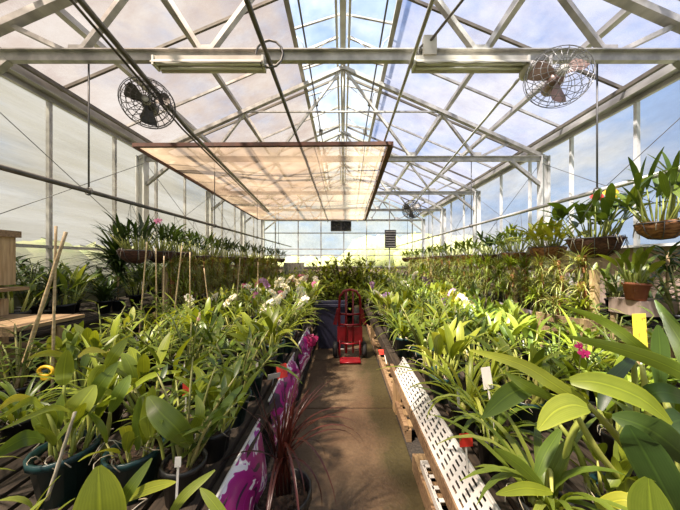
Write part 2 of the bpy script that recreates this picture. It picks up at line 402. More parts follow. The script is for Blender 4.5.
# end walls
for y,nm in ((L1,'back'),(L0,'front')):
    g=MB(); g.add([(-4.97,y,1.25),(4.97,y,1.25),(4.97,y,RZ(4.97)),(0,y,6.5),(-4.97,y,RZ(4.97))],[(0,1,2,3,4)]); struct(g,'wall_'+nm,M['endg'])
    g=MB(); g.box(-4.97,4.97,y-.03,y+.03,-.03,1.25); struct(g,'wall_%s_lower'%nm,M['boards'] if nm=='back' else M['kneeleft'])
    g=MB()
    for i in range(-3,4):
        x=i*1.39+.05; g.box(x-.03,x+.03,y-.09,y-.03,0,RZ(x)-.05)
    for z in (1.25,1.95,2.32,3.3,4.05): g.box(-4.95,4.95,y-.08,y-.04,z-.03,z+.03)
    struct(g,'wall_%s_frame'%nm,M['alu'])
# corrugated panel and brighter boards on the back wall
g=MB()
n=26
vs=[]; fs=[]
for i in range(n+1):
    x=-3.6+1.25*i/n; y=15.42-.03*(i%2)
    vs+=[(x,y,.0),(x,y,1.5)]
for i in range(n): fs.append((2*i,2*i+2,2*i+3,2*i+1))
g.add(vs,fs)
tag(g.build('corrugated_panel',M['grey']),'grey corrugated sheet standing against the foot of the end wall','panel')

# exhaust fan and dark louvre on the end wall
e=empty('exhaust_fan',(-.12,15.4,3.72),label='square exhaust fan box high in the middle of the end wall',cat='fan')
g=MB()
for a in ((-.62,.62,.27,.33),(-.62,.62,-.33,-.27)): g.box(a[0],a[1],-.08,.08,a[2],a[3])
for a in ((-.62,-.56),(.56,.62),(-.03,.03)): g.box(a[0],a[1],-.08,.08,-.27,.27)
g.build('frame',M['fandark'],e)
for cx in (-.3,.3):
    h=MB()
    for k in range(4):
        t=k*pi/2+.5; h.add([(cx+.03*cos(t+.6),-.02,.03*sin(t+.6)),(cx+.25*cos(t-.25),.03,.25*sin(t-.25)),(cx+.25*cos(t+.35),-.03,.25*sin(t+.35))],[(0,1,2)])
    h.blob((cx,0,0),.05); h.build('fan_blades',M['fandark'],e)
g=MB(); g.box(-.62,.62,.06,.08,-.3,.3); g.build('backing',M['black'],e)
g=MB(); g.box(-.34,.34,-.03,.03,-.55,.55,0)
e=empty('louvre_panel',(2.87,15.45,2.93),label='tall dark louvre panel set in the right half of the end wall',cat='louvre')
g.build('backing',M['fandark'],e)
for i in range(7):
    g=MB(); g.beam((-.3,-.05,-.45+.15*i),(.3,-.05,-.45+.15*i),.012,.09,(0,.6,.8)); g.build('slat',M['pipedark'],e)

# door posts / cross cables on walls
def cable(name,pts,r,mat,label,cat='cable',group=None):
    g=MB(); g.tube(pts,r,5); return tag(g.build(name,mat),label,cat,group)
for s,w in ((-1,'left'),(1,'right')):
    for k in range(0,4):
        y0=3.05*k; y1=y0+3.05; x=s*4.725
        o=[ 'nearest','second','third','farthest'][k]
        cable('bracing_wire',[(x,y0,3.95),(x,y1,1.95)],.006,M['wire'],'thin bracing wire sloping down and away on the %s wall, %s bay'%(w,o),'wire')
        cable('bracing_wire',[(x-s*.014,y0,1.95),(x-s*.014,y1,3.95)],.006,M['wire'],'thin bracing wire rising away on the %s wall, %s bay'%(w,o),'wire')

# hanging rails with rods
for s,w in ((-1,'left'),(1,'right')):
    e=empty('hanging_rail',(s*3.1,0,2.45),label='long %s pipe rail hung from rods above the %s side baskets'%('dark' if s<0 else 'pale grey',w),cat='rail')
    g=MB(); g.tube([(0,.2,0),(0,15.3,0)],.028,8); g.build('pipe',M['pipedark'] if s<0 else M['alu'],e)
    for k in range(1,5):
        g=MB(); y=3.05*k; g.tube([(0,y+.06,1.62),(0,y+.06,.03)],.010,5); g.build('rod',M['wire'],e)
        g=MB(); g.tube([(0.045*cos(t*pi/4),y+.06,0.045*sin(t*pi/4)) for t in range(8)],.009,5,closed=True); g.build('hook',M['wire'],e)
# pipes high under the roof
def pipe(name,pts,r,mat,label,fit=()):
    e=empty(name,pts[0],label=label,cat='pipe'); o=V(pts[0])
    g=MB(); g.tube([V(p)-o for p in pts],r,8); g.build('pipe_run',mat,e)
    for q,rr in fit:
        h=MB(); h.tube([V(q)-o+V((rr*cos(t*pi/6),.03,rr*sin(t*pi/6))) for t in range(12)],.014,6,closed=True); h.build('cable_loop',M['wire'],e)
pipe('overhead_pipe',[(-.86,-2.8,3.93),(-.86,2.9,3.93),(-.90,15.2,3.93)],.028,M['pipedark'],'dark overhead pipe left of the ridge running the length of the house',[((-.86,2.95,4.02),.16)])
pipe('overhead_pipe',[(.80,-2.8,3.93),(.80,2.9,3.93),(.84,15.2,3.93)],.022,M['alu'],'light grey overhead pipe right of the ridge running lengthwise',[((.98,2.95,4.04),.10)])
pipe('fan_conduit',[(-2.28,1.2,3.96),(-2.36,2.3,3.94),(-2.5,4.1,3.72),(-2.62,9.0,3.35)],.03,M['pipedark'],'thick dark conduit slanting past the left fan towards the end wall')
pipe('fan_conduit',[(-2.36,1.2,3.96),(-2.44,2.3,3.94),(-2.58,4.1,3.72),(-2.70,9.0,3.35)],.014,M['pipedark'],'thin dark conduit beside the thick one near the left fan')
pipe('fan_conduit',[(2.24,3.14,3.93),(2.32,5.75,3.75),(2.42,9.0,3.50)],.02,M['pipelight'],'pale conduit running from the near right fan to the far right fan')
pipe('fan_conduit',[(.98,2.98,4.12),(1.25,2.6,4.3),(1.35,2.2,4.7)],.016,M['pipedark'],'short dark cable curving up from the junction box beside the right pipe')
g=MB(); g.box(.93,1.08,2.93,3.0,3.98,4.2); tag(g.build('junction_box',M['fixture']),'small white junction box on the nearest beam right of the ridge','junction box')
# vent shafts and gear arms
for s,w in ((-1,'left'),(1,'right')):
    e=empty('vent_shaft',(s*.72,0,5.8),label='vent opener shaft with gear arms along the %s side of the ridge'%w,cat='vent opener')
    g=MB(); g.tube([(0,.5,0),(0,15.2,0)],.018,6); g.build('shaft',M['wire'],e)
    for k in range(9):
        y=2.2+k*1.525
        g=MB(); g.box(-.06,.06,y-.04,y+.04,-.07,.07); g.build('gear_box',M['pipedark'],e)
        g=MB(); g.tube([(0,y,-.03),(s*.12,y,.30),(s*.26,y,.44)],.010,5); g.tube([(0,y,0),(-s*.55,y+.02,.45)],.008,5); g.build('arm',M['alu'],e)

# ------------------------------------------------------------------ shade screen
e=empty('shade_screen',(0,4.9,3.85),label='cream shade cloth stretched in a brown bar frame under the roof',cat='shade screen')
A=V((-4.02,4.9,3.82)); B=V((.92,4.9,3.85)); Cc=V((1.08,12.3,3.60)); D=V((-4.1,12.3,3.62)); o=V(e.location)
nu,nv=24,30; vs=[];fs=[]
for j in range(nv+1):
    for i in range(nu+1):
        u=i/nu; v=j/nv
        p=(A*(1-u)+B*u)*(1-v)+(D*(1-u)+Cc*u)*v - o
        wv=.03*sin(u*9+v*3)*sin(v*7)-.10*abs(sin(v*pi*3))**.7*sin(u*pi)-.03*sin(v*22)*sin(u*3.1)
        vs.append(p+V((0,0,wv-.01)))
for j in range(nv):
    for i in range(nu):
        a=j*(nu+1)+i; fs.append((a,a+1,a+nu+2,a+nu+1))
g=MB(); g.add(vs,fs,True); g.build('shade_cloth',M['cloth'],e)
for a,b,nm,w_ in ((A,B,'front_bar',.07),(B,Cc,'side_bar',.10),(A,D,'side_bar',.07),(D,Cc,'rear_bar',.05)):
    g=MB(); g.beam(a-o,b-o,w_,w_); g.build(nm,M['brownbar'],e)
for u in (.2,.45,.7,.9):
    g=MB(); g.tube([A*(1-u)+B*u-o+V((0,0,-.02)), D*(1-u)+Cc*u-o+V((0,0,-.02))],.006,5); g.build('support_wire',M['wire'],e)

# ------------------------------------------------------------------ lamps
def lamp(x0,x1,y,label):
    e=empty('strip_light',((x0+x1)/2,y,3.93),label=label,cat='light fixture',group=None); h=(x1-x0)/2
    g=MB(); g.box(-h,h,-.05,.05,.0,.05); g.build('housing',M['fixture'],e)
    g=MB(); g.add([(-h,-.05,0),(h,-.05,0),(h,-.10,-.05),(-h,-.10,-.05)],[(0,1,2,3)]); g.add([(-h,.05,0),(h,.05,0),(h,.10,-.05),(-h,.10,-.05)],[(0,1,2,3)]); 
    g.add([(-h,-.10,-.05),(h,-.10,-.05),(h,-.10,-.065),(-h,-.10,-.065)],[(0,1,2,3)]); g.build('reflector',M['fixture'],e)
    for s in (-1,1): 
        g=MB(); g.tube([(-h+.03,s*.035,-.035),(h-.03,s*.035,-.035)],.019,8); g.build('lamp_tube',M['tubeglass'],e)
        g=MB(); g.box(s*h-.012,s*h+.012,-.06,.06,-.06,.05); g.build('end_cap',M['whiteplastic'],e)
lamp(-2.20,-.93,3.0,'strip light under the nearest beam left of the ridge')
lamp(.83,2.15,3.0,'strip light under the nearest beam right of the ridge')

# ------------------------------------------------------------------ fans
def fan(loc,r,rz,tilt,wire,blade,label,wr=.0035):
    e=empty('circulation_fan',loc,rz,label=label,cat='fan'); e.rotation_euler=(tilt,0,rz)
    g=MB()
    for (rr,yy) in ((1,0),(.98,-.05),(.86,-.10),(.68,-.13),(.5,-.145),(.32,-.15),(.14,-.15),(.98,.05),(.85,.10),(.6,.13),(.3,.14)):
        g.tube([(rr*r*cos(t*pi/14),yy,rr*r*sin(t*pi/14)) for t in range(28)],wr,4,closed=True)
    for k in range(20):
        t=2*pi*k/20
        g.tube([(q*r*cos(t+.35*(1-q)),yy,q*r*sin(t+.35*(1-q))) for q,yy in ((.12,-.15),(.5,-.145),(.86,-.10),(1,0),(.85,.10),(.3,.14))],wr,4)
    g.build('guard',wire,e)
    for k in range(3):
        t=2*pi*k/3+.5; h=MB(); vs=[]
        for q,a0,a1 in ((.12,-.5,.5),(.4,-.42,.45),(.7,-.42,.42),(.88,-.25,.35)):
            for i in range(5):
                a=t+a0+(a1-a0)*i/4; vs.append((q*r*cos(a),-.04+.08*i/4,q*r*sin(a)))
        h.add(vs,[(i*5+j,i*5+j+1,(i+1)*5+j+1,(i+1)*5+j) for i in range(3) for j in range(4)],True); h.build('blade',blade,e)
    Mx=Matrix.Rotation(-pi/2,3,'X')
    h=MB(); h.lathe([(0,-.10),(.07,-.10),(.08,-.07),(.08,.12),(.05,.14),(0,.14)],14,(0,.09,0),Mx); h.build('motor',blade,e)
    h=MB(); h.lathe([(0,-.03),(.05,-.03),(.05,.03),(0,.04)],12,(0,-.10,0),Mx); h.build('hub',M['fixture'],e)
    h=MB(); h.beam((0,.14,.05),(0,.14,r*1.15),.03,.03); h.build('bracket',M['alu'],e)
    return e
fan((-2.52,3.3,3.64),.30,.45,.15,M['fandark'],M['fandark'],'dark wire caged fan hanging under the nearest beam on the left',.004)
fan((2.41,2.86,3.66),.33,-.25,-.05,M['fanlight'],M['fanblade'],'silver caged fan with brown blades under the nearest right beam',.0035)
fan((2.42,9.0,3.42),.33,-.2,-.05,M['fandark'],M['fandark'],'distant dark fan hanging on the right, far down the house',.006)
e=empty('fan_motor_drive',(2.19,3.02,3.85),label='round white motor housing beside the right fan, holding the pale conduit',cat='motor')
g=MB(); g.lathe([(0,-.09),(.05,-.09),(.075,-.05),(.075,.05),(.05,.09),(0,.09)],12,(0,0,0),Matrix.Rotation(pi/2.3,3,'X')); g.build('housing',M['fixture'],e)
g=MB(); g.tube([(0,0,.05),(0,0,.16)],.015,6); g.build('mount',M['alu'],e)

# ------------------------------------------------------------------ benches
def bench(x0,x1,y0,y1,z,label,cat='bench',slat=.11,name='plant_bench'):
    cx=(x0+x1)/2; e=empty(name,(cx,y0,0),label=label,cat=cat); w=(x1-x0)/2
    g=MB(); 
    x=-w
    while x<w-.02: g.box(x,x+slat*.75,0,y1-y0,z-.03,z); x+=slat
    g.build('slatted_top',M['benchwood'],e)
    for xx in (-w+.03,w-.03):
        g=MB(); g.box(xx-.025,xx+.025,0,y1-y0,z-.13,z-.03); g.build('side_rail',M['benchwood'],e)
    y=.1
    while y<y1-y0:
        for xx in (-w+.06,w-.06):
            g=MB(); g.box(xx-.035,xx+.035,y,y+.07,0,z-.04); g.build('leg',M['woodz'],e)
        y+=2.2
    return e
BZ=.58
bench(-2.45,-.55,.35,11.2,BZ,'long slatted wooden bench full of orchids left of the path')
RB=bench(.505,2.50,.35,11.2,BZ,'long slatted wooden bench full of orchids right of the path')
bench(-4.6,-3.25,1.6,14.6,.85,'slatted wooden bench along the left glass wall')
bench(3.35,4.6,1.2,14.6,.85,'slatted wooden bench along the right wall under the sill')

# white perforated fascia on the right bench
def perforated(name,y0,y1,z0,z1,x,cols,rows,sl,label,tilt=0,cat='panel'):
    e=empty(name,(x,y0,z0),label=label,cat=cat)
    H=z1-z0; Lg=y1-y0; ys=[0];zs=[0]
    cp=Lg/cols
    for i in range(cols): ys+= [i*cp+cp*.28,i*cp+cp*.28+sl*cp]
    ys.append(Lg)
    rp=H*.86/rows
    for j in range(rows): zs+=[H*.07+j*rp+rp*.30,H*.07+j*rp+rp*.72]
    zs.append(H)
    g=MB()
    for i in range(len(ys)-1):
        for j in range(len(zs)-1):
            if i%2==1 and j%2==1: continue
            g.box(-.0015,.0015,ys[i],ys[i+1],zs[j],zs[j+1])
    g.build('lattice',M['whiteplastic'],e)
    g=MB(); g.box(-.012,.004,0,Lg,H,H+.008); g.build('rim',M['whiteplastic'],e)
    e.rotation_euler=(0,tilt,0)
    return e
perforated('perforated_strip',.70,2.36,.575,.725,.478,26,5,.66,'long white perforated plastic strip along the right bench edge',.57)
g=MB(); g.box(.470,.503,.5,2.55,.49,.572); eb=g.build('edge_board',M['wood'],RB); eb.location=-V(RB.location); eb['label']='brown board under the white perforated strip'
# white lattice panel on the floor crate, near right
e=empty('lattice_tray',(.545,.9,.197),label='white square-holed plastic tray lying beside the path at lower right',cat='tray')
g=MB()
for i in range(4): g.box(i*.064,i*.064+.016,0,.86,0,.003)
for j in range(11): g.box(0,.208,j*.083,j*.083+.025,0,.003)
g.build('grid',M['whiteplastic'],e)
g=MB(); g.box(-.01,0,0,.87,-.03,.02); g.box(.208,.218,0,.87,-.03,.02); g.box(0,.208,.86,.87,-.03,.02); g.build('rim',M['whiteplastic'],e)
e=empty('wooden_crate',(.52,.80,.0),label='low brown wooden crate on the ground holding the white square-holed tray',cat='crate')
for a in ((0,.03,0,1.12,.0,.15),(.29,.32,0,1.12,0,.15)):
    g=MB(); g.box(*a); g.build('side_board',M['wood'],e)
for yy in (.0,1.09):
    g=MB(); g.box(.03,.29,yy,yy+.03,0,.15); g.build('end_board',M['woodx'],e)
for k in range(5):
    g=MB(); g.box(.0,.32,.05+k*.22,.20+k*.22,.15,.165); g.build('slat',M['woodx'],e)
def pallet(y0,n,x0,x1,label):
    e=empty('wooden_pallet',(x0,y0,0),label=label,cat='pallet'); w=x1-x0; L=n*.17
    for xx in (0,w/2,w-.05):
        g=MB(); g.box(xx,xx+.045,0,L,.001,.11); g.build('stringer',M['wood'],e)
    for k in range(n):
        g=MB(); g.box(.045 if 0 else .0,w,k*.17+.02,k*.17+.12,.11,.128); g.build('slat',M['woodx'],e)
    g=MB(); g.box(-.02,.015,0,L,.10,.145); g.build('edge_board',M['wood'],e)
pallet(2.25,10,.56,1.5,'wooden pallet on the ground under the right bench, beside the path')
pallet(4.15,10,.56,1.5,'wooden pallet under the right bench beyond the first, by the hand truck')

# soil bags on the left bench edge
def bag(y0,y1,z0,z1,x,seed,label):
    r=random.Random(seed); e=empty('soil_bag',(x,(y0+y1)/2,z0),label=label,cat='bag',)
    n,m=14,10; vs=[];fs=[]; hl=(y1-y0)/2; H=z1-z0
    for side in (0,1):
        for i in range(n+1):
            for j in range(m+1):
                u=i/n*2-1; v=j/m; b=(1-u**4)*(sin(pi*v)**.6 if 0<v<1 else 0)*.07*(1+.25*sin(u*9+v*5+seed))
                vs.append((b*(1 if side==0 else -.5)+ .05*v*-1, u*hl, v*H+.015*sin(u*7+seed)*v))
    q=(n+1)*(m+1)
    for side in (0,1):
        for i in range(n):
            for j in range(m):
                a=side*q+i*(m+1)+j; f=(a,a+1,a+m+2,a+m+1); fs.append(f if side else f[::-1])
    g=MB(); g.add(vs,fs,True); g.build('sack',M['magenta'],e)
    g=MB(); g.tube([(-.05,-hl,H),(-.052,0,H+.01),(-.05,hl,H)],.008,5); g.build('seam',M['whiteplastic'],e)
bag(.72,1.60,.28,.605,-.475,1,'magenta and white plastic sack hanging on the left bench edge, nearest of three')
bag(1.80,2.75,.29,.61,-.475,5,'magenta and green plastic sack on the left bench edge, middle of three')
bag(2.9,3.8,.30,.61,-.475,9,'purple printed plastic sack on the left bench edge, farthest of three')

# ------------------------------------------------------------------ hand truck and bin
e=empty('hand_truck',(.11,4.1,.03),label='red two-wheeled hand truck standing upright at the end of the path',cat='hand truck')
g=MB()
for s in (-1,1):
    g.tube([(s*.17,.0,.06),(s*.17,.0,.85),(s*.16,-.03,1.0),(s*.10,-.06,1.09),(0,-.07,1.12)],.020,8)
g.build('frame',M['red'],e)
g=MB(); g.tube([(-.06,-.02,.10),(-.06,-.02,1.10)],.020,8); g.tube([(.05,-.02,.10),(.05,-.02,1.07)],.014,8); g.build('center_tube',M['red'],e)
for z in (.25,.55,.72):
    g=MB(); g.tube([(-.17,0,z),(0,-.05,z),(.17,0,z)],.016,8); g.build('crossbar',M['red'],e)
g=MB(); g.box(-.20,.20,-.02,.0,.28,.52); g.build('back_plate',M['red'],e)
for s in (-1,1):
    g=MB(); g.beam((s*.24,0,.55),(s*.18,0,.80),.03,.06); g.build('side_fender',M['red'],e)
g=MB(); g.box(-.16,.16,-.24,0,.01,.025); g.tube([(-.16,-.02,.03),(-.16,-.02,.3)],.01,6); g.tube([(.16,-.02,.03),(.16,-.02,.3)],.01,6); g.tube([(-.16,-.24,.03),(.16,-.24,.03)],.01,6); g.build('toe_plate',M['red'],e)
g=MB(); g.tube([(-.24,.09,.12),(.24,.09,.12)],.012,6); g.build('axle',M['alu'],e)
for s in (-1,1):
    g=MB(); g.lathe([(.04,-.03),(.10,-.035),(.12,-.02),(.125,0),(.12,.02),(.10,.035),(.04,.03)],20,(s*.24,.09,.125),Matrix.Rotation(pi/2,3,'Y'))
    wo=g.build('wheel',M['rubber'],e); h=MB(); h.lathe([(0,-.03),(.045,-.03),(.045,.03),(0,.03)],12,(s*.24,.09,.125),Matrix.Rotation(pi/2,3,'Y')); h.build('wheel_hub',M['red'],wo)
e=empty('storage_bin',(-.22,4.75,.03),label='slate grey plastic bin behind the red hand truck',cat='bin')
g=MB(); 
def fr(z,w,d): return [(-w,-d,z),(w,-d,z),(w,d,z),(-w,d,z)]
vs=fr(0,.22,.18)+fr(.78,.27,.22); g.add(vs,[(0,3,2,1),(0,1,5,4),(1,2,6,5),(2,3,7,6),(3,0,4,7)]); g.build('body',M['bin'],e)
g=MB(); 
for a in ((-.30,.30,-.25,-.21),(-.30,.30,.21,.25),(-.30,-.26,-.21,.21),(.26,.30,-.21,.21)): g.box(a[0],a[1],a[2],a[3],.76,.80)
g.build('rim',M['bin'],e)

# ------------------------------------------------------------------ plant kit
def cr(pts,n=10):
    P=[V(p) for p in pts]; P=[P[0]*2-P[1]]+P+[P[-1]*2-P[-2]]; out=[]; m=len(P)-3
    for i in range(n+1):
        f=i/n*m; j=min(m-1,int(f)); t=f-j; a,b,c,d=P[j:j+4]
        out.append(.5*((2*b)+(c-a)*t+(2*a-5*b+4*c-d)*t*t+(3*b-a-3*c+d)*t**3))
    return out

VAR={}
def pot_mesh(r,h,mat,n=16):
    g=MB(); g.lathe([(0,0),(r*.72,0),(r*.98,h*.86),(r*1.08,h*.86),(r*1.08,h),(r*.98,h),(r*.93,h*.88)],n); return g.mesh('pot',mat)
def mix_mesh(r,h,seed):
    rnd=random.Random(seed); g=MB(); n=12; vs=[(0,0,h*.9)]
    for q in (.5,.97):
        for k in range(n): vs.append((q*r*cos(2*pi*k/n),q*r*sin(2*pi*k/n),h*.87+rnd.uniform(-.006,.01)))
    fs=[(0,1+k,1+(k+1)%n) for k in range(n)]+[(1+k,1+n+k,1+n+(k+1)%n,1+(k+1)%n) for k in range(n)]
    g.add(vs,fs,True)
    for k in range(14):
        a=rnd.uniform(0,6.28); q=r*.85*sqrt(rnd.random()); g.blob((q*cos(a),q*sin(a),h*.9),rnd.uniform(.006,.014),5,3,(1,1.4,.7))
    return g.mesh('potting_mix',M['bark'])
def cattleya(seed,n=14,h=.2,L=.2,w=.05,pr=.07,z0=.13,spread=.55,two=.35):
    r=random.Random(seed); A_=MB(); B_=MB()
    for i in range(n):
        az=r.uniform(0,2*pi); q=pr*sqrt(r.random()); p=V((q*cos(az),q*sin(az),z0)); el=pi/2-r.uniform(.05,spread)
        az+=r.uniform(-.5,.5); hh=h*r.uniform(.6,1.15); d=V((cos(az)*cos(el),sin(az)*cos(el),sin(el)))
        m=p+d*hh*.5+V((0,0,-.004)); t=p+d*hh
        B_.tube([p,p+d*hh*.2,m,t],[.004,.008,.0085,.004],6)
        for k in range(1+(r.random()<two)):
            A_.leaf(t,az+r.uniform(-.8,.8)+k*2.4,el-r.uniform(-.1,.45),L*r.uniform(.7,1.2),w*r.uniform(.8,1.2),r.uniform(.2,1.1),6,'o',.25,r.uniform(-.4,.4))
    return A_,B_
def strap(seed,n=32,L=.45,w=.022,pr=.05,z0=.13,dr=(1.0,2.4),el=(.9,1.5)):
    r=random.Random(seed); A_=MB(); B_=MB()
    for i in range(n):
        az=r.uniform(0,2*pi); q=pr*sqrt(r.random()); A_.leaf((q*cos(az),q*sin(az),z0),az+r.uniform(-.5,.5),r.uniform(*el),L*r.uniform(.6,1.15),w*r.uniform(.8,1.2),r.uniform(*dr),7,'s',.3,0,0,r.uniform(-.06,.06))
    for i in range(6):
        a=r.uniform(0,6.28); B_.blob((.035*cos(a),.035*sin(a),z0+.015),.018,7,5,(1,1,1.6))
    return A_,B_
def dendro(seed,n=10,h=.42,z0=.13,L=.10,w=.024,pr=.05):
    r=random.Random(seed); A_=MB(); B_=MB()
    for i in range(n):
        az=r.uniform(0,2*pi); q=pr*sqrt(r.random()); p=V((q*cos(az),q*sin(az),z0)); el=pi/2-r.uniform(.05,.5); hh=h*r.uniform(.6,1.15)
        pts=[];e_=el
        for k in range(6): pts.append(p.copy()); p=p+V((cos(az)*cos(e_),sin(az)*cos(e_),sin(e_)))*hh/5; e_-=.08
        B_.tube(pts,[.005,.007,.007,.006,.005,.003],5)
        for k in range(8):
            t=.3+.7*k/7; f=t*5; j=min(4,int(f)); q_=pts[j].lerp(pts[j+1],f-j)
            A_.leaf(q_,az+(pi/2 if k%2 else -pi/2)+r.uniform(-.5,.5),r.uniform(.2,.9),L*r.uniform(.8,1.2),w,r.uniform(.3,1),4,'e',.2)
    return A_,B_
def phal(seed,n=7,z0=.13):
    r=random.Random(seed); A_=MB(); B_=MB()
    for i in range(n):
        az=i*2.4+r.uniform(-.3,.3); A_.leaf((0,0,z0),az,r.uniform(.3,1.0),r.uniform(.17,.26),r.uniform(.06,.085),r.uniform(.6,1.4),6,'o',.25)
    return A_,B_
def flower(g,c,d,s,rnd,lip=None):
    """five tepals around a centre, plus lip"""
    d=V(d).normalized(); u=V((0,0,1)) if abs(d.z)<.9 else V((1,0,0)); a=(u-d*u.dot(d)).normalized(); b=d.cross(a); c=V(c)
    for k in range(5):
        t=2*pi*k/5+.1; dr=(a*cos(t)+b*sin(t)); sd=(-a*sin(t)+b*cos(t)); L=s*(1.0 if k in(0,2,3) else 1.15)
        pts=[c, c+dr*L*.35+d*.12*s, c+dr*L*.75+d*.1*s, c+dr*L-d*.08*s]
        w=s*(.85 if k in(1,4) else .55)
        vs=[]
        for i,(p,q) in enumerate(zip(pts,(.15,.9,1,.2))): vs+=[p-sd*w/2*q,p+sd*w/2*q]
        g.add(vs,[(0,1,3,2),(2,3,5,4),(4,5,7,6)],True,0)
    g.blob(c+d*.18*s-a*.12*s,s*.2,6,4,(1,1,1),0,None,1 if lip else 0)
def spike(seed,h,nf,s,z0=.13,lean=.35):
    r=random.Random(seed); st=MB(); fl=MB(); az=r.uniform(0,6.28); p=V((0,0,z0)); e_=1.45; pts=[]
    for k in range(8): pts.append(p.copy()); p=p+V((cos(az)*cos(e_),sin(az)*cos(e_),sin(e_)))*h/7; e_-=lean*k/5
    st.tube(pts,.003,5)
    for k in range(nf):
        f=7*(1-.5*k/max(1,nf)); j=min(6,int(f)); q=pts[j].lerp(pts[j+1] if j<7 else pts[j],f-j)
        a2=r.uniform(0,6.28); d=V((cos(a2)*.7,sin(a2)*.7-.7,.25)); flower(fl,q+d.normalized()*.02,d,s*r.uniform(.85,1.1),r,True)
    return st,fl
def wiry(seed,n=60,L=.28,w=.008,down=.5):
    r=random.Random(seed); A_=MB(); B_=MB()
    for i in range(n):
        az=r.uniform(0,2*pi); el=r.uniform(-1.2,.9) if r.random()<down else r.uniform(.2,1.4)
        A_.leaf((r.uniform(-.04,.04),r.uniform(-.04,.04),r.uniform(-.05,.05)),az,el,L*r.uniform(.5,1.2),w*r.uniform(.7,1.5),r.uniform(.5,1.6),4,'s',.25)
    for i in range(8):
        x=r.uniform(-.05,.05);y=r.uniform(-.05,.05); B_.tube([(x,y,0),(x+r.uniform(-.04,.04),y+r.uniform(-.04,.04),-.12),(x+r.uniform(-.07,.07),y+r.uniform(-.07,.07),-.26*r.uniform(.5,1.2))],.0025,4)
    return A_,B_

POT={'black':pot_mesh(.082,.16,M['black']),'green':pot_mesh(.09,.17,M['teal']),'terra':pot_mesh(.09,.16,M['terra']),'big':pot_mesh(.13,.20,M['black'])}
MIX=[mix_mesh(.08,.16,1),mix_mesh(.08,.16,2)]
ROOTS=[]
for sd in (1,2,3):
    r=random.Random(sd+500); g=MB()
    for k in range(8):
        a=r.uniform(0,6.28); c_,s_=cos(a),sin(a); q=r.uniform(.02,.07); L=r.uniform(.03,.09); b=a+r.uniform(-1,1)
        g.tube(cr([(q*c_,q*s_,.14),(q*c_+L*.5*cos(b),q*s_+L*.5*sin(b),.18),(q*c_+L*cos(b),q*s_+L*sin(b),.175),(q*c_+L*1.35*cos(b+.5),q*s_+L*1.35*sin(b+.5),.145)],6),.0018,4)
    ROOTS.append(g.mesh('aerial_roots',M['root']))
g=MB(); g.box(.045,.062,-.001,.001,.12,.24); TAG=g.mesh('name_tag',M['whiteplastic'])
MIXB=mix_mesh(.125,.20,4)
def mk(fn,leafmat,canemat,names=('foliage','pseudobulb_cluster'),**k):
    a,b=fn(**k); return (names[0],a.mesh(names[0],leafmat)),(names[1],b.mesh(names[1],canemat)) if b.v else None
KINDS={}
KINDS['broad']=[mk(cattleya,M['leafb'],M['cane'],seed=s,n=12+s%5,h=.20,L=.20,w=.052) for s in (1,2,3,4)]
KINDS['broadmid']=[mk(cattleya,M['leafm'],M['cane'],seed=s,n=13+s%4,h=.22,L=.19,w=.045) for s in (11,12,13)]
KINDS['strap']=[mk(strap,M['leafb'],M['cane'],seed=s,n=30,L=.46) for s in (21,22,23)]
KINDS['strapmid']=[mk(strap,M['leafm'],M['cane'],seed=s,n=26,L=.42,w=.028) for s in (25,26)]
KINDS['leafy']=[mk(dendro,M['leafm'],M['caned'],('foliage','cane_cluster'),seed=s) for s in (31,32,33)]
KINDS['rosette']=[mk(phal,M['leafm'],M['cane'],('foliage','x'),seed=s) for s in (41,42)]
KINDS['dark']=[mk(dendro,M['leafd'],M['caned'],('foliage','cane_cluster'),seed=s,h=.5,L=.15,w=.035,n=12) for s in (51,52)]+[mk(strap,M['leafd'],M['caned'],seed=53,n=34,L=.5,w=.03)]
KINDS['yellow']=[mk(cattleya,M['leafy'],M['cane'],seed=s,n=14,h=.18,L=.19,w=.05) for s in (61,)]
KW={'broad':'broad-leaved','broadmid':'oblong-leaved','strap':'strap-leaved','strapmid':'grassy-leaved','leafy':'small-leaved','rosette':'low rosette','dark':'dark green','yellow':'yellowish'}
SPK={}
for col,mt,nf,s in (('white','petw',11,.052),('pink','petp',7,.042),('lilac','petl',8,.042),('magenta','petm',5,.034)):
    SPK[col]=[]
    for sd in (1,2):
        a,b=spike(70+sd,.42 if col!='magenta' else .3,nf,s); SPK[col].append((a.mesh('flower_stem',M['caned']),b.mesh('blossoms',[M[mt],M['pety'] if col!='magenta' else M['petw']])))
def ob(name,me,parent,loc=None):
    o=bpy.data.objects.new(name,me); C.objects.link(o); o.parent=parent
    if loc: o.location=loc
    return o
def plant(kind,loc,label,pot='black',scale=1,rz=None,rnd=R0,spk=None,group=None,name='potted_orchid',cat='potted orchid',var=None,tilt=.06):
    e=empty(name,loc,label=label,cat=cat,group=group); e.rotation_euler=(rnd.uniform(-tilt,tilt),rnd.uniform(-tilt,tilt),rnd.uniform(0,6.28) if rz is None else rz); e.scale=(scale,)*3
    vs=KINDS[kind]; v=vs[rnd.randrange(len(vs))] if var is None else vs[var]
    ob('pot',POT[pot],e); ob('potting_mix',MIX[rnd.randrange(2)] if pot!='big' else MIXB,e)
    ob(v[0][0],v[0][1],e)
    if v[1]: ob(v[1][0],v[1][1],e)
    q=rnd.random()
    if name=='potted_orchid' and q<.8: ob('aerial_roots',ROOTS[int(q*100)%3],e)
    if q>.62 and name=='potted_orchid': ob('name_tag',TAG,e).rotation_euler=(0,0,q*40)
    if spk:
        st,fl=SPK[spk][rnd.randrange(2)]; s_=ob('flower_stem',st,e); ob('blossoms',fl,s_)
    return e
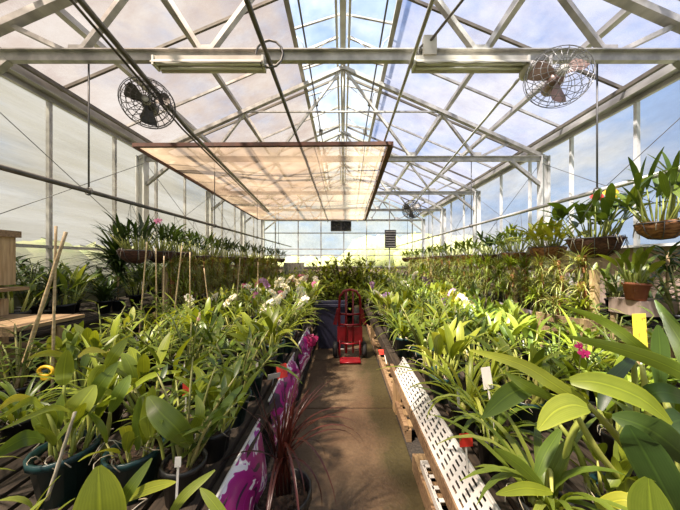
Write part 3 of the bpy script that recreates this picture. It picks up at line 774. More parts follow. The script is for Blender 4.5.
ORD=['first','second','third','fourth','fifth','sixth','seventh','eighth','ninth','tenth','eleventh','twelfth','thirteenth','fourteenth','fifteenth','sixteenth','seventeenth','eighteenth','nineteenth','twentieth','twenty-first','twenty-second','twenty-third','twenty-fourth','twenty-fifth','twenty-sixth']
def ordn(k): return ORD[k] if k<len(ORD) else 'far'

# left and right main benches
def fill(side):
    s=-1 if side=='left' else 1; rnd=random.Random(5 if s<0 else 6)
    rows=[.74,1.10,1.46,1.82,2.18]
    for ri,x in enumerate(rows):
        y=.95+.12*(ri%2); k=0
        if s>0 and ri>=1: y=1.45+.12*(ri%2)
        if s<0: y=(1.08,1.50,1.55,1.45,1.4)[ri]
        while y<10.8:
            far=y>5
            r=rnd.random()
            if s<0: kind='strap' if r<.22 else 'broad' if r<.52 else 'leafy' if r<.68 else 'broadmid' if r<.82 else 'strapmid' if r<.9 else 'rosette'
            else: kind='strap' if r<.34 else 'broad' if r<.56 else 'broadmid' if r<.7 else 'strapmid' if r<.85 else 'leafy' if r<.95 else 'yellow'
            spk=None
            if s<0 and 3.1<y<8 and rnd.random()<(.7 if x<1.6 else .3): spk=rnd.choice(['white','white','white','white','lilac','pink']); 
            if s>0 and 3.6<y<9 and rnd.random()<.14: spk=rnd.choice(['white','lilac'])
            if spk and rnd.random()<.5: kind='rosette'
            sc=rnd.uniform(.95,1.2)*(1.12 if far else 1)
            if y<1.5: sc*=.88
            pc='green' if rnd.random()<.25 else 'black'
            lab='%s orchid%s, %s bench, %s row from path, %s from camera'%(KW[kind],' with %s flowers'%spk if spk else '',side,ORD[ri],ordn(k))
            xx=.67 if (ri==0 and (y>2.45 or s<0)) else x
            plant(kind,(s*(xx+rnd.uniform(-.03,.03)),y+rnd.uniform(-.04,.04),BZ+.002),lab,pc,sc,None,rnd,spk)
            y+=(.30 if y<3.5 else .38 if y<5.5 else .58)*rnd.uniform(.95,1.05); k+=1
fill('left'); fill('right')

# small young plants at the near end of the left bench
rr_=random.Random(91)
for i,(x,y) in enumerate(((-1.02,.72),(-1.36,.80),(-1.62,1.02),(-1.90,1.10),(-2.2,1.15),(-.98,1.42),(-.66,1.38))):
    plant(('broadmid','rosette','strap','broad','broadmid','strap','broad')[i],(x,y,BZ+.002),'small young orchid at the near end of left bench, %s from the camera'%ORD[i],'black',.62,None,rr_)
for i,(x,y) in enumerate(((1.62,1.12),(1.98,1.16),(2.32,1.22),(1.70,.80),(1.42,1.32))):
    plant(('broadmid','strapmid','broad','strap','broad')[i],(x,y,BZ+.002),'small orchid in the near corner of right bench, %s from the camera'%ORD[i],'black',.8,None,rr_)
# wall benches
def wallfill(side):
    s=-1 if side=='left' else 1; rnd=random.Random(15 if s<0 else 16)
    for ri,x in enumerate((3.45,3.95,4.4)):
        y=2.1; k=0
        while y<14:
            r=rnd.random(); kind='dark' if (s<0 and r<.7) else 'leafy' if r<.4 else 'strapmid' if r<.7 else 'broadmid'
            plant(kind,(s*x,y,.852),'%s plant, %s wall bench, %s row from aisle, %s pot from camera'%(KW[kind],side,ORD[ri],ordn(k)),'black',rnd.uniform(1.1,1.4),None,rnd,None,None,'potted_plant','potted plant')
            y+=.52*rnd.uniform(.9,1.15) if y<6 else .8; k+=1
wallfill('left'); wallfill('right')

# ------------------------------------------------------------------ hanging baskets
def basket(loc,r0_,kindA,label,coir='coir',n=16,L=.26,h=.2,seed=1,w=.055,extra=None,spread=.9,zr=2.45):
    r=r0_*.92; e=empty('hanging_basket',loc,label=label,cat='hanging basket'); rn=random.Random(seed)
    g=MB(); g.lathe([(0,-r*.9),(r*.45,-r*.84),(r*.86,-r*.5),(r,-.03),(r*1.04,0),(r*.96,.01),(r*.9,-.02),(0,0)],22); 
    for i,v in enumerate(g.v):
        a=1+rn.uniform(-.04,.04); g.v[i]=(v[0]*a,v[1]*a,v[2]+rn.uniform(-.008,.008))
    g.build('coir_liner',M[coir],e)
    g=MB(); g.tube([(r*1.05*cos(t*pi/10),r*1.05*sin(t*pi/10),0) for t in range(20)],.006,5,closed=True)
    for k in range(8):
        t=k*pi/4; g.tube([(q*cos(t),q*sin(t),z) for q,z in ((r*1.06,0),(r*.90,-r*.5),(r*.48,-r*.86),(0,-r*.92))],.004,4)
    g.build('wire_frame',M['wire'],e)
    hz=zr-loc[2]; 
    for k in range(3):
        t=k*2.1+.4; g=MB(); g.tube([(r*cos(t),r*sin(t),0),(.0+(3.1*(1 if loc[0]>0 else -1)-loc[0]),0,hz)],.003,4); g.build('hanger_wire',M['wire'],e)
    a,b=cattleya(seed,n,h,L,w,r*.75,-.02,spread,.6)
    a.build('foliage',kindA,e); b.build('pseudobulb_cluster',M['cane'],e)
    g=MB()
    for k in range(14):
        t=rn.uniform(0,6.28); x,y=r*.8*cos(t),r*.8*sin(t); g.tube([(x,y,.02),(x*1.25,y*1.25,.03),(x*1.4,y*1.4,-.12*rn.random()-.03)],.003,4)
    g.build('aerial_roots',M['root'],e)
    return e
def addflower(e,p,mat,s,lip='pety'):
    g=MB(); rn=random.Random(3); flower(g,p,(-.3 if e.location.x>0 else .3,-1,.2),s,rn,True); g.build('blossom',[M[mat],M[lip]],e)
e=basket((3.02,2.42,1.955),.18,M['leafm'],'coir basket of long-leaved orchids, nearest on the right rail',seed=101,n=26,h=.34,L=.36,w=.05,spread=.7)
e=basket((3.02,3.06,1.865),.27,M['leafm'],'wide dark coir basket with coral and yellow flowers on the right rail','coird',seed=102,n=34,h=.34,L=.28,w=.075,spread=.75)
addflower(e,(-.12,-.15,.46),'petr',.06); addflower(e,(.02,-.17,.50),'pety',.07)
basket((3.02,3.78,1.80),.24,M['leafy'],'coir basket of yellow-green orchids, third from the camera on the right rail',seed=103,n=40,h=.24,L=.26,w=.055,spread=1.0)
basket((3.02,4.45,1.74),.24,M['leafm'],'coir basket of green orchids, fourth from the camera on the right rail','coir',seed=104,n=40,h=.30,L=.26,w=.045,spread=.9)
basket((3.02,5.15,1.72),.24,M['leafd'],'dark-leaved coir basket, fifth from the camera on the right rail','coird',seed=105,n=36,h=.30,L=.26,w=.045,spread=.9)
for i,y in enumerate((6.1,7.0,7.9,8.8,9.8,11,12.2)):
    basket((3.02,y,1.74),.22,M['leafm' if i%2 else 'leafb'],'small coir basket far along the right rail, %s in the row from the camera'%ORD[i+5],'coir',seed=110+i,n=22,h=.22,L=.26,w=.05)
for i,y in enumerate((3.72,4.22,4.7,5.3,5.9,6.6,7.4,8.2,9.1,10.1,11.2,12.4)):
    lab='dark coir basket of %s orchids, %s from the camera on the left rail'%('upright' if i%2 else 'arching',ORD[i])
    if i==0: lab='dark coir basket with a pink flower, nearest on the left rail'
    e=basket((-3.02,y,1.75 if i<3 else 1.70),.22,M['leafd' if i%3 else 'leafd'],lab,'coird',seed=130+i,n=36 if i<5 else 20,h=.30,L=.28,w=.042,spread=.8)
    if i==0: addflower(e,(.38,-.08,.42),'petp',.05,'petm')

# ------------------------------------------------------------------ racks of mounted orchids
def rack(s,y0,y1,zt,label):
    e=empty('wire_rack',(s*2.86,y0,0),label=label,cat='rack')
    n=int((y1-y0)/1.6)+1
    for k in range(n+1):
        y=(y1-y0)*k/n; g=MB(); g.box(-.03,.03,y-.03,y+.03,0,zt); g.build('post',M['woodz'],e)
    for z in (zt-.02,zt-.42):
        g=MB(); g.box(-.02,.02,0,y1-y0,z-.025,z+.02); g.build('rail',M['wood'],e)
    g=MB(); z=.9
    while z<zt: g.tube([(0.03,0,z),(0.03,y1-y0,z)],.002,4); z+=.1
    y=0
    while y<y1-y0: g.tube([(.03,y,.85),(.03,y,zt)],.002,4); y+=.15
    g.build('wire_mesh',M['wire'],e)
rack(1,2.9,11,1.50,'wooden rack with wire mesh carrying wiry mounted orchids on the right')
rack(-1,4.1,11,1.50,'wooden rack with wire mesh carrying wiry mounted orchids on the left')
WV=[]
for sd in (1,2,3,4):
    a,b=wiry(200+sd,110,.27,.011); WV.append((a.mesh('foliage',M['leafo']),b.mesh('aerial_roots',M['root'])))
for sd in (5,6):
    a,b=wiry(200+sd,90,.30,.016,.25); WV.append((a.mesh('foliage',M['leafb']),b.mesh('aerial_roots',M['root'])))
g=MB(); g.box(-.05,.05,-.012,.012,-.10,.10); MOUNT=g.mesh('bark_mount',M['coir'])
def mounted(s,seed):
    rnd=random.Random(seed); side='right' if s>0 else 'left'
    for ri,z in enumerate((1.53,1.28,1.04)):
        y=3.0 if s>0 else 4.2; k=0
        while y<10.9:
            v=WV[rnd.randrange(6)]
            e=empty('mounted_orchid',(s*(2.86-.05),y,z+rnd.uniform(-.04,.04)),pi/2,label='wiry mounted orchid on %s rack, %s tier from top, %s from camera'%(side,ORD[ri],ordn(k)),cat='mounted orchid')
            e.scale=(rnd.uniform(.9,1.25),)*3
            ob('bark_mount',MOUNT,e); f=ob('foliage',v[0],e); f.rotation_euler=(0,0,rnd.uniform(0,6.28)); ob('aerial_roots',v[1],e)
            y+=(.33 if y<6 else .55)*rnd.uniform(.9,1.1); k+=1
mounted(1,7); mounted(-1,8)

# ------------------------------------------------------------------ shrubs at the end of the path
def shrub(loc,w,h,n,leafL,leafW,mat,label,seed,name='shrub',cat='shrub',tub=True,z0=.35):
    r=random.Random(seed); e=empty(name,loc,label=label,cat=cat); A_=MB(); B_=MB()
    for i in range(int(n/9)):
        az=r.uniform(0,6.28); q=sqrt(r.random()); zz=z0+(h-z0)*(.15+.85*r.random()**.6)*sqrt(max(.1,1-.8*q*q)); tip=V((q*w*cos(az),q*w*.7*sin(az),zz))
        b=V((.05*cos(az),.05*sin(az),z0*.6)); mid=(b+tip)/2+V((0,0,.08*h)); B_.tube([b,mid,tip],[.014,.009,.004],5)
        for k in range(9):
            t=.35+.65*k/8; p=b*(1-t)**2+mid*2*t*(1-t)+tip*t*t
            A_.leaf(p,r.uniform(0,6.28),r.uniform(-.1,1.1),leafL*r.uniform(.7,1.2),leafW*r.uniform(.8,1.2),r.uniform(.3,1.1),4,'e',.2)
    A_.build('foliage',M[mat],e); B_.build('branches',M['bark'],e)
    if tub:
        g=MB(); R_=min(.28,w*.4); g.lathe([(0,0),(R_*.8,0),(R_,z0),(R_*1.06,z0),(R_*1.06,z0+.03),(R_*.95,z0+.03),(R_*.9,z0-.03),(0,z0-.03)],20); g.build('tub',M['black'],e)
    return e
shrub((.05,7.3,.03),1.5,1.86,3000,.21,.07,'leafb','large bushy shrub with glossy leaves filling the end of the path',301)
shrub((-.35,6.2,.03),.6,1.35,700,.16,.055,'leafm','dark leafy bush left of and in front of the large shrub',302)
shrub((.65,6.3,.03),.5,1.3,650,.17,.04,'leafm','loose green bush right of the large shrub',303)
far=[(-3.0,12.8,1.0,1.6,'leafm'),(-1.6,13.2,.8,1.55,'leafd'),(-.3,12.6,.9,1.75,'leafm'),(1.3,13.0,.9,1.6,'leafb'),(2.6,12.8,.8,1.7,'leafm'),(-2.2,11.9,.6,1.35,'leafb'),(1.0,11.6,.5,1.45,'leafd'),(2.1,11.8,.6,1.7,'leafy')]
fn=['far left by the grey panel','left of centre','just left of the centre line','right of centre','far right near the right wall','in front on the left','dark leaved just right of centre','yellowish in front of the louvre']
for i,(x,y,w,h,mt) in enumerate(far): shrub((x,y,.0),w,h,380,.20,.055,mt,'leafy bush before the end wall, '+fn[i],310+i)
# spiky dark plant on the left wall bench
def spiky(loc,n,L,w,mat,label,seed,stem=.0,name='spiky_plant',el=(-.3,1.5),pot='black',dr=(.2,1.0),z0=.15):
    r=random.Random(seed); e=empty(name,loc,label=label,cat='plant'); A_=MB()
    for i in range(n):
        zz=z0+stem*(1-r.random()**2*.5); az=r.uniform(0,6.28); A_.leaf((.02*cos(az),.02*sin(az),zz),az,r.uniform(*el),L*r.uniform(.7,1.15),w,r.uniform(*dr),5,'e',.3)
    A_.build('foliage',M[mat],e)
    if stem: g=MB(); g.tube([(0,0,z0-.05),(0.01,0,z0+stem)],.014,6); g.build('stem',M['woodz'],e)
    ob('pot',POT[pot],e); ob('potting_mix',MIX[0],e); return e
spiky((-3.40,3.85,.852),230,.50,.032,'leafd','large spiky dark green plant on the left wall bench below the baskets',401,.68)
spiky((-3.5,3.1,.852),70,.34,.03,'leafd','smaller spiky dark plant at the near end of the left wall bench',402,.25)
spiky((3.75,2.95,1.0),60,.30,.028,'leafd','palm-like plant with a bare stem at the right edge of the view',403,.55,el=(-.7,1.0))
# terracotta pot on a stand
e=empty('shelf_box',(3.28,2.80,0),label='pale plywood box stand under the terracotta pot on the right',cat='stand')
g=MB(); g.box(-.20,.20,-.16,.16,1.02,1.18); g.build('box',M['boards'],e)
for a in ((-.18,-.14),(.14,-.14),(-.18,.12),(.14,.12)):
    g=MB(); g.box(a[0],a[0]+.04,a[1],a[1]+.04,0,1.02); g.build('leg',M['woodz'],e)
plant('broad',(3.12,2.72,1.182),'small green orchid in a terracotta pot on the plywood box stand at right','terra',1.15,1.0,random.Random(2),None,None,var=1)

# wooden planting frame on the right bench rear
e=empty('bench_divider',(2.0,1.85,0),label='rough wooden rail frame at the back of the right bench',cat='divider')
a=at(540,316,2.75)-V((2.0,1.85,0)); b=at(648,334,1.95)-V((2.0,1.85,0))
for dz,nm in ((0,'top_rail'),(-.13,'lower_rail')):
    g=MB(); g.beam(a+V((0,0,dz)),b+V((0,0,dz)),.03,.07); g.build(nm,M['wood'],e)
for q in (a,(a+b)/2,b):
    g=MB(); g.box(q.x-.025,q.x+.025,q.y-.025,q.y+.025,BZ-.0,q.z+.04); g.build('post',M['woodz'],e)

# ------------------------------------------------------------------ left potting shelf
e=empty('potting_shelf',(-3.05,1.9,0),label='rough wooden potting shelf with crossed braces at the far left',cat='shelf')
g=MB(); g.box(-.30,-.03,.26,.50,1.38,1.82); g.build('cupboard',M['woodz'],e)
g=MB(); g.box(-.32,.0,.24,.52,1.82,1.88); g.build('cap_board',M['wood'],e)
for z,x1 in ((1.36,.10),(1.10,.62),(.84,.50)):
    g=MB(); g.box(-.6,x1,.0,.5,z-.03,z); g.build('shelf_board',M['woodx'],e)
    g=MB(); g.box(-.6,x1,-.02,.0,z-.06,z+.01); g.build('shelf_lip',M['woodx'],e)
for x in (-.5,-.1,.42):
    for y in (.02,.45):
        g=MB(); g.box(x-.03,x+.03,y-.03,y+.03,0,1.25 if x<.2 else 1.0); g.build('leg',M['woodz'],e)
g=MB(); g.beam((-.3,-.03,1.0),(.1,-.03,.55),.03,.06,(0,1,0)); g.beam((.1,-.04,1.0),(-.3,-.04,.55),.03,.06,(0,1,0)); g.build('brace',M['woodz'],e)
e=empty('plastic_clamp',at(46,371,1.6),label='yellow plastic ring handle by the left wooden shelf',cat='tool')
g=MB(); g.tube([(.045*cos(t*pi/8)*(1.0),0,.028*sin(t*pi/8)) for t in range(16)],.010,6,closed=True); g.build('ring',M['yellow'],e)
g=MB(); g.box(-.03,.03,-.006,.006,-.055,-.035); g.build('grip',M['yellow'],e)

# ------------------------------------------------------------------ stakes
def stake(p0,p1,r,label,mat='bamboo',group=None,knots=5):
    e=empty('bamboo_stake',p0,label=label,cat='stake',group=group); d=V(p1)-V(p0)
    g=MB(); pts=[];rs=[]
    for k in range(knots*2+1):
        t=k/(knots*2); pts.append(d*t); rs.append(r*(1.0 if k%2 else 1.25)*(1-.2*t))
    g.tube(pts,rs,6); g.build('cane',M[mat],e); return e
stake(at(12,400,1.7),at(66,232,1.75),.011,'tilted tan bamboo stake leaning right at the far left')
stake(at(52,402,1.75),at(56,226,1.75),.008,'upright tan bamboo stake with a dark tip at the far left')
for i,(x0,y0,x1,y1,Y) in enumerate(((137,345,147,242,3.0),(157,335,156,248,3.2),(163,335,164,256,3.1),(169,342,182,246,3.0),(190,330,190,252,3.4),(213,322,204,268,3.6),(232,345,240,258,4.2),(258,310,258,262,4.6))):
    stake(at(x0,y0+18,Y),at(x1,y1,Y),.008,'thin bamboo stake in the left bench, %s from the left of the row'%ORD[i])
stake(at(47,500,.95),at(75,412,1.0),.006,'pale stripped stake in the nearest left pot','root')
# ------------------------------------------------------------------ foreground custom plants
def bigplant(name,base,label,leaves,stems,pot='big',seed=1,extra=None,ps=1,clump=None):
    e=empty(name,base,label=label,cat='potted orchid'); o=V(base)
    for key in ('leafb','leafm','leafd','leafy'):
        L_=[l for l in leaves if l[2]==key]
        if not L_: continue
    for pts,w,key,prof in leaves:
        g=MB(); P=cr([at(*p)-o for p in pts],12)
        d=(P[-1]-P[0]).normalized(); view=V((o+P[6])-V((0,0,CZ))).normalized()
        sd=d.cross(view); 
        if sd.length<.1: sd=V((1,0,0))
        sd.normalize(); sd=(sd+V((0,.25,.1))).normalized()
        g.leafpts(P,w,.22,prof,sd); g.build('leaf',M[key],e)
    for pts,r in stems:
        g=MB(); P=cr([at(*p)-o for p in pts],8); g.tube(P,[r*(.7+.5*sin(pi*i/8)) for i in range(9)],8); g.build('pseudobulb',M['cane'],e)
    if clump:
        c_=KINDS[clump[0]][clump[1]]
        for k_ in (0,1):
            q=ob(c_[k_][0],c_[k_][1],e); q.scale=(clump[2],)*3; q.rotation_euler=(0,0,clump[3])
    ob('aerial_roots',ROOTS[seed%3],e).scale=(1.2,)*3
    if pot: 
        p=ob('pot',POT[pot],e); p.scale=(ps,)*3; q=ob('potting_mix',MIXB if pot=='big' else MIX[0],e); q.scale=(ps,)*3
    return e
# right foreground
bigplant('potted_orchid',(1.02,.93,BZ+.002),'large bright orchid with broad paddle leaves in the lower right foreground',[
 ([(592,408,.92),(560,388,.92),(520,364,1.0),(470,350,1.15)],.050,'leafb','o'),
 ([(577,392,.92),(545,410,.85),(522,440,.82)],.0,'leafb','o') if 0 else ([(588,408,.86),(572,405,.85),(554,412,.83),(538,430,.82)],.072,'leafb','o'),
 ([(570,381,.9),(600,383,.86),(640,398,.82),(672,424,.80)],.070,'leafb','o'),
 ([(535,385,1.0),(510,394,1.0),(483,417,1.0)],.075,'leafm','o'),
 ([(552,492,.85),(525,488,.82),(496,494,.80)],.035,'leafb','o'),
 ([(545,490,.85),(520,466,.84),(494,448,.84)],.04,'leafm','o'),
 ([(556,400,.95),(530,388,.95),(505,372,1.0)],.04,'leafm','o'),
 ([(600,410,.95),(612,380,1.0),(640,352,1.1)],.045,'leafd','o'),
 ([(560,430,.95),(545,455,.9),(535,480,.88)],.04,'leafm','o'),
],[([(648,480,.95),(620,440,.93),(588,404,.92)],.011),([(560,490,.93),(570,440,.93),(590,404,.92)],.009),([(640,500,.93),(600,455,.9),(575,412,.88)],.010),([(590,495,.93),(580,455,.93),(560,425,.95)],.009),([(545,500,.93),(550,470,.93),(552,492,.85)],.006)],'green',2,clump=('broad',1,.75,1.0))
bigplant('potted_orchid',(1.35,.95,BZ+.002),'tall dark and pale leaved orchid cut off by the right picture edge',[
 ([(720,400,.8),(680,372,.85),(630,352,.9),(567,336,1.0)],.052,'leafm','o'),
 ([(668,372,1.0),(640,348,1.0),(605,322,1.1),(560,305,1.2)],.04,'leafb','o'),
 ([(700,470,.8),(665,440,.78),(640,425,.80),(612,416,.85)],.09,'leafd','o'),
 ([(690,540,.75),(665,490,.75),(640,445,.78),(628,425,.8)],.10,'leafd','o'),
 ([(660,560,.62),(652,520,.62),(648,478,.62)],.085,'leafm','o'),
 ([(700,440,.8),(680,420,.82),(650,440,.82),(640,470,.85)],.07,'leafd','o'),
 ([(705,420,.8),(690,360,.85),(662,312,.95)],.055,'leafm','o'),
 ([(660,390,1.1),(660,350,1.1),(658,325,1.1)],.055,'leafd','o'),
 ([(690,400,.85),(660,392,.85),(638,402,.9)],.06,'leafd','o'),
 ([(700,350,.85),(680,335,.9),(655,300,1.0)],.04,'leafm','o'),
 ([(596,506,.8),(625,500,.76),(640,512,.74)],.04,'leafy','o'),
],[([(660,470,1.0),(650,420,1.0),(642,365,1.0)],.010),([(700,480,.85),(680,440,.85),(665,400,.9)],.012),([(640,470,1.1),(636,400,1.1),(633,350,1.1)],.009)],'big',3,clump=('broadmid',0,.9,2.0))
# left foreground
bigplant('potted_orchid',(-.72,.72,BZ+.002),'orchid with one large upright oval leaf at the lower left foreground',[
 ([(104,560,.70),(100,515,.70),(98,466,.72)],.115,'leafb','o'),
 ([(112,520,.75),(128,492,.75),(152,458,.80)],.035,'leafm','o'),
 ([(124,500,.78),(150,488,.76),(176,482,.74)],.030,'leafb','o'),
 ([(165,525,.8),(185,495,.8),(215,470,.85)],.03,'leafm','o'),
 ([(240,540,.75),(215,505,.78),(200,488,.80)],.03,'leafb','o'),
],[([(110,560,.8),(112,520,.78)],.006)],'black',4)
bigplant('potted_orchid',(-.92,1.13,BZ+.002),'broad dark-leaved orchid in a dark green pot, left foreground',[
 ([(190,446,1.05),(178,430,1.0),(160,412,1.0),(148,396,1.05)],.085,'leafm','o'),
 ([(150,438,1.05),(148,415,1.05),(153,386,1.05)],.055,'leafb','o'),
 ([(138,450,1.1),(137,420,1.1),(140,396,1.1)],.035,'leafm','o'),
 ([(185,440,1.1),(200,415,1.1),(196,395,1.15)],.04,'leafb','o'),
 ([(120,398,1.2),(150,376,1.2),(182,371,1.2)],.025,'leafb','o'),
 ([(205,440,1.1),(225,405,1.1),(243,385,1.2)],.035,'leafm','o'),
],[([(165,470,1.1),(160,440,1.1),(150,436,1.05)],.006),([(185,480,1.1),(190,455,1.08),(190,446,1.05)],.006)],'green',5,ps=1.15,clump=('broad',2,.75,.5))
bigplant('potted_orchid',(-1.22,1.12,BZ+.002),'tall bright orchid clump with many oval leaves at the left foreground',[
 ([(72,420,1.1),(80,405,1.1),(95,385,1.15)],.095,'leafb','o'),
 ([(64,385,1.2),(64,370,1.2),(67,350,1.2)],.065,'leafb','o'),
 ([(88,410,1.2),(100,385,1.2),(118,362,1.25)],.065,'leafm','o'),
 ([(104,372,1.25),(114,355,1.25),(127,338,1.3)],.055,'leafb','o'),
 ([(90,395,1.2),(95,375,1.2),(105,365,1.2)],.05,'leafb','o'),
 ([(110,412,1.15),(120,392,1.15),(130,375,1.2)],.055,'leafm','o'),
 ([(78,357,1.3),(90,350,1.3),(106,352,1.3)],.03,'leafy','o'),
 ([(66,356,1.25),(48,353,1.2),(28,358,1.15)],.028,'leafy','o'),
 ([(45,410,1.1),(30,400,1.1),(0,418,1.0)],.03,'leafb','o'),
 ([(70,412,1.0),(50,408,1.0),(0,430,.9)],.022,'leafb','o'),
 ([(45,440,1.0),(25,438,1.0),(-10,458,.9)],.06,'leafm','o'),
 ([(40,402,1.2),(15,398,1.1),(-5,412,1.0)],.03,'leafy','o'),
],[([(75,470,1.15),(73,440,1.12),(72,420,1.1)],.008),([(90,468,1.2),(90,430,1.2),(88,410,1.2)],.008),([(100,468,1.2),(108,430,1.2),(110,412,1.15)],.008),([(82,468,1.2),(66,420,1.2),(64,385,1.2)],.007),([(104,470,1.2),(98,420,1.2),(104,372,1.25)],.007),([(70,470,1.15),(55,430,1.1),(45,408,1.1)],.006)],'green',6,ps=1.2,clump=('broad',0,.9,1.5))
# burgundy cordyline beside the path
e=empty('burgundy_cordyline',(-.32,1.36,.03),label='burgundy strap-leaved plant in a black pot standing on the path edge',cat='potted plant')
g=MB(); r=random.Random(77)
for i in range(30):
    az=r.uniform(-1.5,2.0) if r.random()<.7 else r.uniform(0,6.28); g.leaf((r.uniform(-.02,.02),r.uniform(-.02,.02),.5),az,r.uniform(.8,1.5),r.uniform(.38,.66),.012,r.uniform(.9,3.0),10,'s',.35)
for i in range(22):
    az=r.uniform(0,6.28); g.leaf((r.uniform(-.03,.03),r.uniform(-.03,.03),.42),az,r.uniform(1.3,1.56),r.uniform(.3,.56),.012,r.uniform(.05,.5),7,'s',.35)
g.build('foliage',M['leafr'],e)
g=MB()
for k in range(4): g.tube([(.02*k-.03,.01*k,.3),(.02*k-.035,.0,.55)],.010,6)
g.build('stem',M['leafr'],e)
p=ob('pot',POT['big'],e); p.scale=(1.1,1.1,1.75); p=ob('potting_mix',MIXB,e); p.scale=(1.1,1.1,1.75)

# ------------------------------------------------------------------ tags, odd flowers
def card(name,p,w,h,rz,rx,mat,label,stick=True,cat='plant tag'):
    e=empty(name,p,rz,label=label,cat=cat); e.rotation_euler=(rx,0,rz)
    g=MB(); g.box(-w/2,w/2,-.0015,.0015,-h/2,h/2); g.build('card',mat,e)
    if stick: g=MB(); g.box(-.004,.004,.0015,.004,-h*.5-.12,-h*.1); g.build('stick',M['whiteplastic'],e)
card('plant_tag',at(466,440,1.12),.060,.055,.1,-.1,M['redplastic'],'red plastic tag in a pot near the white perforated strip')
card('plant_tag',at(487,378,1.25),.055,.10,.3,-.2,M['whiteplastic'],'large white tag standing among leaves of the right bench')
card('plant_tag',at(282,371,2.15),.09,.11,.6,-.3,M['redplastic'],'bright red tag on the left bench edge above the sacks')
card('plant_tag',at(274,376,2.05),.10,.06,.5,.5,M['whiteplastic'],'white tag lying just left of the bright red one')
card('plant_tag',at(186,389,1.45),.035,.075,.2,-.1,M['petr'],'coral pink tag among the left bench orchids')
card('plant_tag',at(178,462,.95),.022,.035,.1,-.1,M['whiteplastic'],'small white tag in the dark green pot, left foreground')
card('sticky_card',at(640,332,1.3),.082,.185,.15,-.05,M['yellowcard'],'yellow sticky insect card standing at the right',True,'insect card')
card('plant_tag',at(384,352,3.2),.13,.07,.1,-.9,M['redplastic'],'red tag at the far corner of the right bench near the hand truck')
def bloom(p,s,mat,label,stemto,lip='pety',n=1):
    e=empty('orchid_flower',p,label=label,cat='flower'); g=MB(); rn=random.Random(4)
    for k in range(n): flower(g,(rn.uniform(-.03,.03)*(n>1),rn.uniform(-.03,.03)*(n>1),rn.uniform(-.03,.03)*(n>1)),(rn.uniform(-.4,.4),-1,.3),s,rn,True)
    g.build('blossom',[M[mat],M[lip]],e); g=MB(); g.tube([(0,.01,0),(0.01,.03,-.08),(0,.03,-stemto)],.003,5); g.build('stem',M['caned'],e)
bloom(at(135,387,1.35),.035,'petc','single cream flower above the left foreground leaves',.25)
bloom(at(583,351,1.35),.026,'petm','crimson flower low among the right foreground leaves',.25,'petm',2)
bloom(at(197,316,3.1),.07,'petp','pink flower on the left bench beside the bamboo stakes',.3,'petm')
bloom(at(205,319,3.0),.045,'petw','white flower cluster next to the pink one by the stakes',.3,'pety',3)
bloom(at(311,341,3.35),.07,'petm','magenta flower cluster hanging at the left bench edge by the path',.25,'petm',6)
bloom(at(388,297,4.6),.07,'petl','pale lilac flower cluster on the right bench near the path',.4,'petw',5)
bloom(at(396,305,4.4),.07,'petw','white flower cluster on the right bench below the lilac one',.35,'pety',5)
bloom(at(276,321,3.6),.07,'petw','white flower cluster on the left bench nearest the path',.35,'pety',5)

# hedges outside
def hedge(x0,x1,y0,y1,h,mat,label,seed):
    r=random.Random(seed); g=MB(); n=int(max(x1-x0,y1-y0)/.5)
    for i in range(n):
        t=(i+.5)/n; x=x0+(x1-x0)*t if x1-x0>y1-y0 else (x0+x1)/2; y=(y0+y1)/2 if x1-x0>y1-y0 else y0+(y1-y0)*t
        g.blob((x,y,h*.45),h*.55*r.uniform(.85,1.15),10,7,(.9,.9,1),.12,r)
    return tag(g.build('hedge',M[mat]),label,'hedge',None,'stuff')
M['hedge']=simple('pale foliage',(.42,.45,.16),(.60,.58,.28),5,.9)
M['hedgeL']=simple('dull foliage',(.20,.24,.10),(.30,.30,.15),5,.9)
hedge(1.2,11,21,22,3.6,'hedge','tall pale yellow-green foliage beyond the right of the end wall',1)
hedge(-9,1.0,21.5,22.5,1.9,'hedge','low pale foliage beyond the left of the end wall',4)
hedge(-8.5,-7.5,-2,16,2.0,'hedgeL','dull green foliage outside the left wall',2)

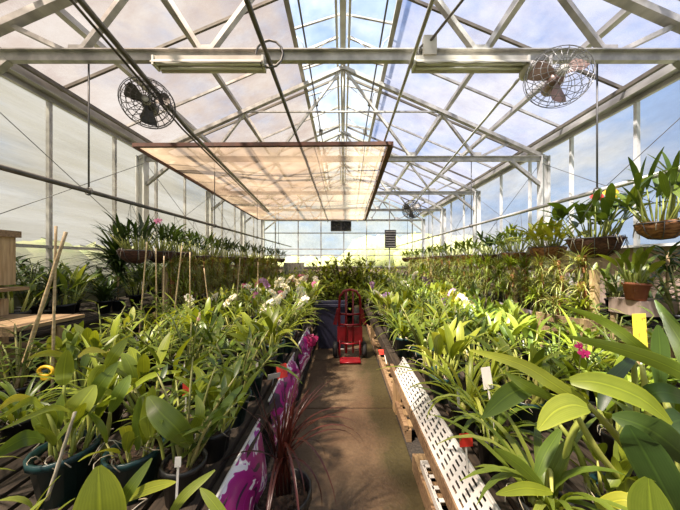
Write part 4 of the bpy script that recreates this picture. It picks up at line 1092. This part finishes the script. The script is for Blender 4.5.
# ------------------------------------------------------------------ world, sun, camera
w=bpy.data.worlds.new('sky'); bpy.context.scene.world=w; w.use_nodes=True; t=w.node_tree; t.nodes.clear()
out=t.nodes.new('ShaderNodeOutputWorld'); bg=t.nodes.new('ShaderNodeBackground')
tc=t.nodes.new('ShaderNodeTexCoord'); mp=t.nodes.new('ShaderNodeMapping'); mp.inputs['Scale'].default_value=(1.6,1.6,3.2)
t.links.new(tc.outputs['Generated'],mp.inputs[0])
nz=N(t,'ShaderNodeTexNoise'); nz.inputs['Scale'].default_value=2.1; nz.inputs['Detail'].default_value=8; nz.inputs['Roughness'].default_value=.58; t.links.new(mp.outputs[0],nz.inputs['Vector'])
sp=t.nodes.new('ShaderNodeSeparateXYZ'); t.links.new(tc.outputs['Generated'],sp.inputs[0])
ad=N(t,'ShaderNodeMath',operation='MULTIPLY_ADD'); t.links.new(sp.outputs[0],ad.inputs[0]); ad.inputs[1].default_value=-.15; t.links.new(nz.outputs[0],ad.inputs[2])
cl=ramp(t,[(.36,(.15,.15,.15)),(.56,(1,1,1))],ad.outputs[0])
sk=ramp(t,[(.0,(.55,.72,.95)),(.35,(.36,.56,.95)),(1,(.26,.46,.90))],sp.outputs[2])
mx=t.nodes.new('ShaderNodeMix'); mx.data_type='RGBA'; t.links.new(cl.outputs[0],mx.inputs[0]); t.links.new(sk.outputs[0],mx.inputs[6]); mx.inputs[7].default_value=(1.0,.985,.96,1)
t.links.new(mx.outputs[2],bg.inputs[0]); bg.inputs[1].default_value=.80; t.links.new(bg.outputs[0],out.inputs[0])
sd=bpy.data.lights.new('sun','SUN'); sd.energy=17.0; sd.angle=radians(3); sd.color=(1,.93,.80); so=bpy.data.objects.new('sun',sd); C.objects.link(so)
so.rotation_euler=V((-.38,-.30,.87)).to_track_quat('Z','Y').to_euler()
cd=bpy.data.cameras.new('camera'); cd.sensor_width=36; cd.lens=255/680*36; cd.shift_x=-3/680; cd.shift_y=6/680; cd.clip_start=.05; cd.clip_end=200
co=bpy.data.objects.new('camera',cd); C.objects.link(co); co.location=(0,0,CZ); co.rotation_euler=(pi/2,0,0)
sc=bpy.context.scene; sc.camera=co
sc.view_settings.view_transform='Standard'; sc.view_settings.look='None'; sc.view_settings.gamma=1; sc.view_settings.use_curve_mapping=False
sc.view_settings.exposure=.5
sc.cycles.max_bounces=10; sc.cycles.diffuse_bounces=4; sc.cycles.transmission_bounces=6; sc.cycles.transparent_max_bounces=24
sc.cycles.use_denoising=True; sc.cycles.sample_clamp_indirect=6; sc.cycles.caustics_reflective=False; sc.cycles.caustics_refractive=False
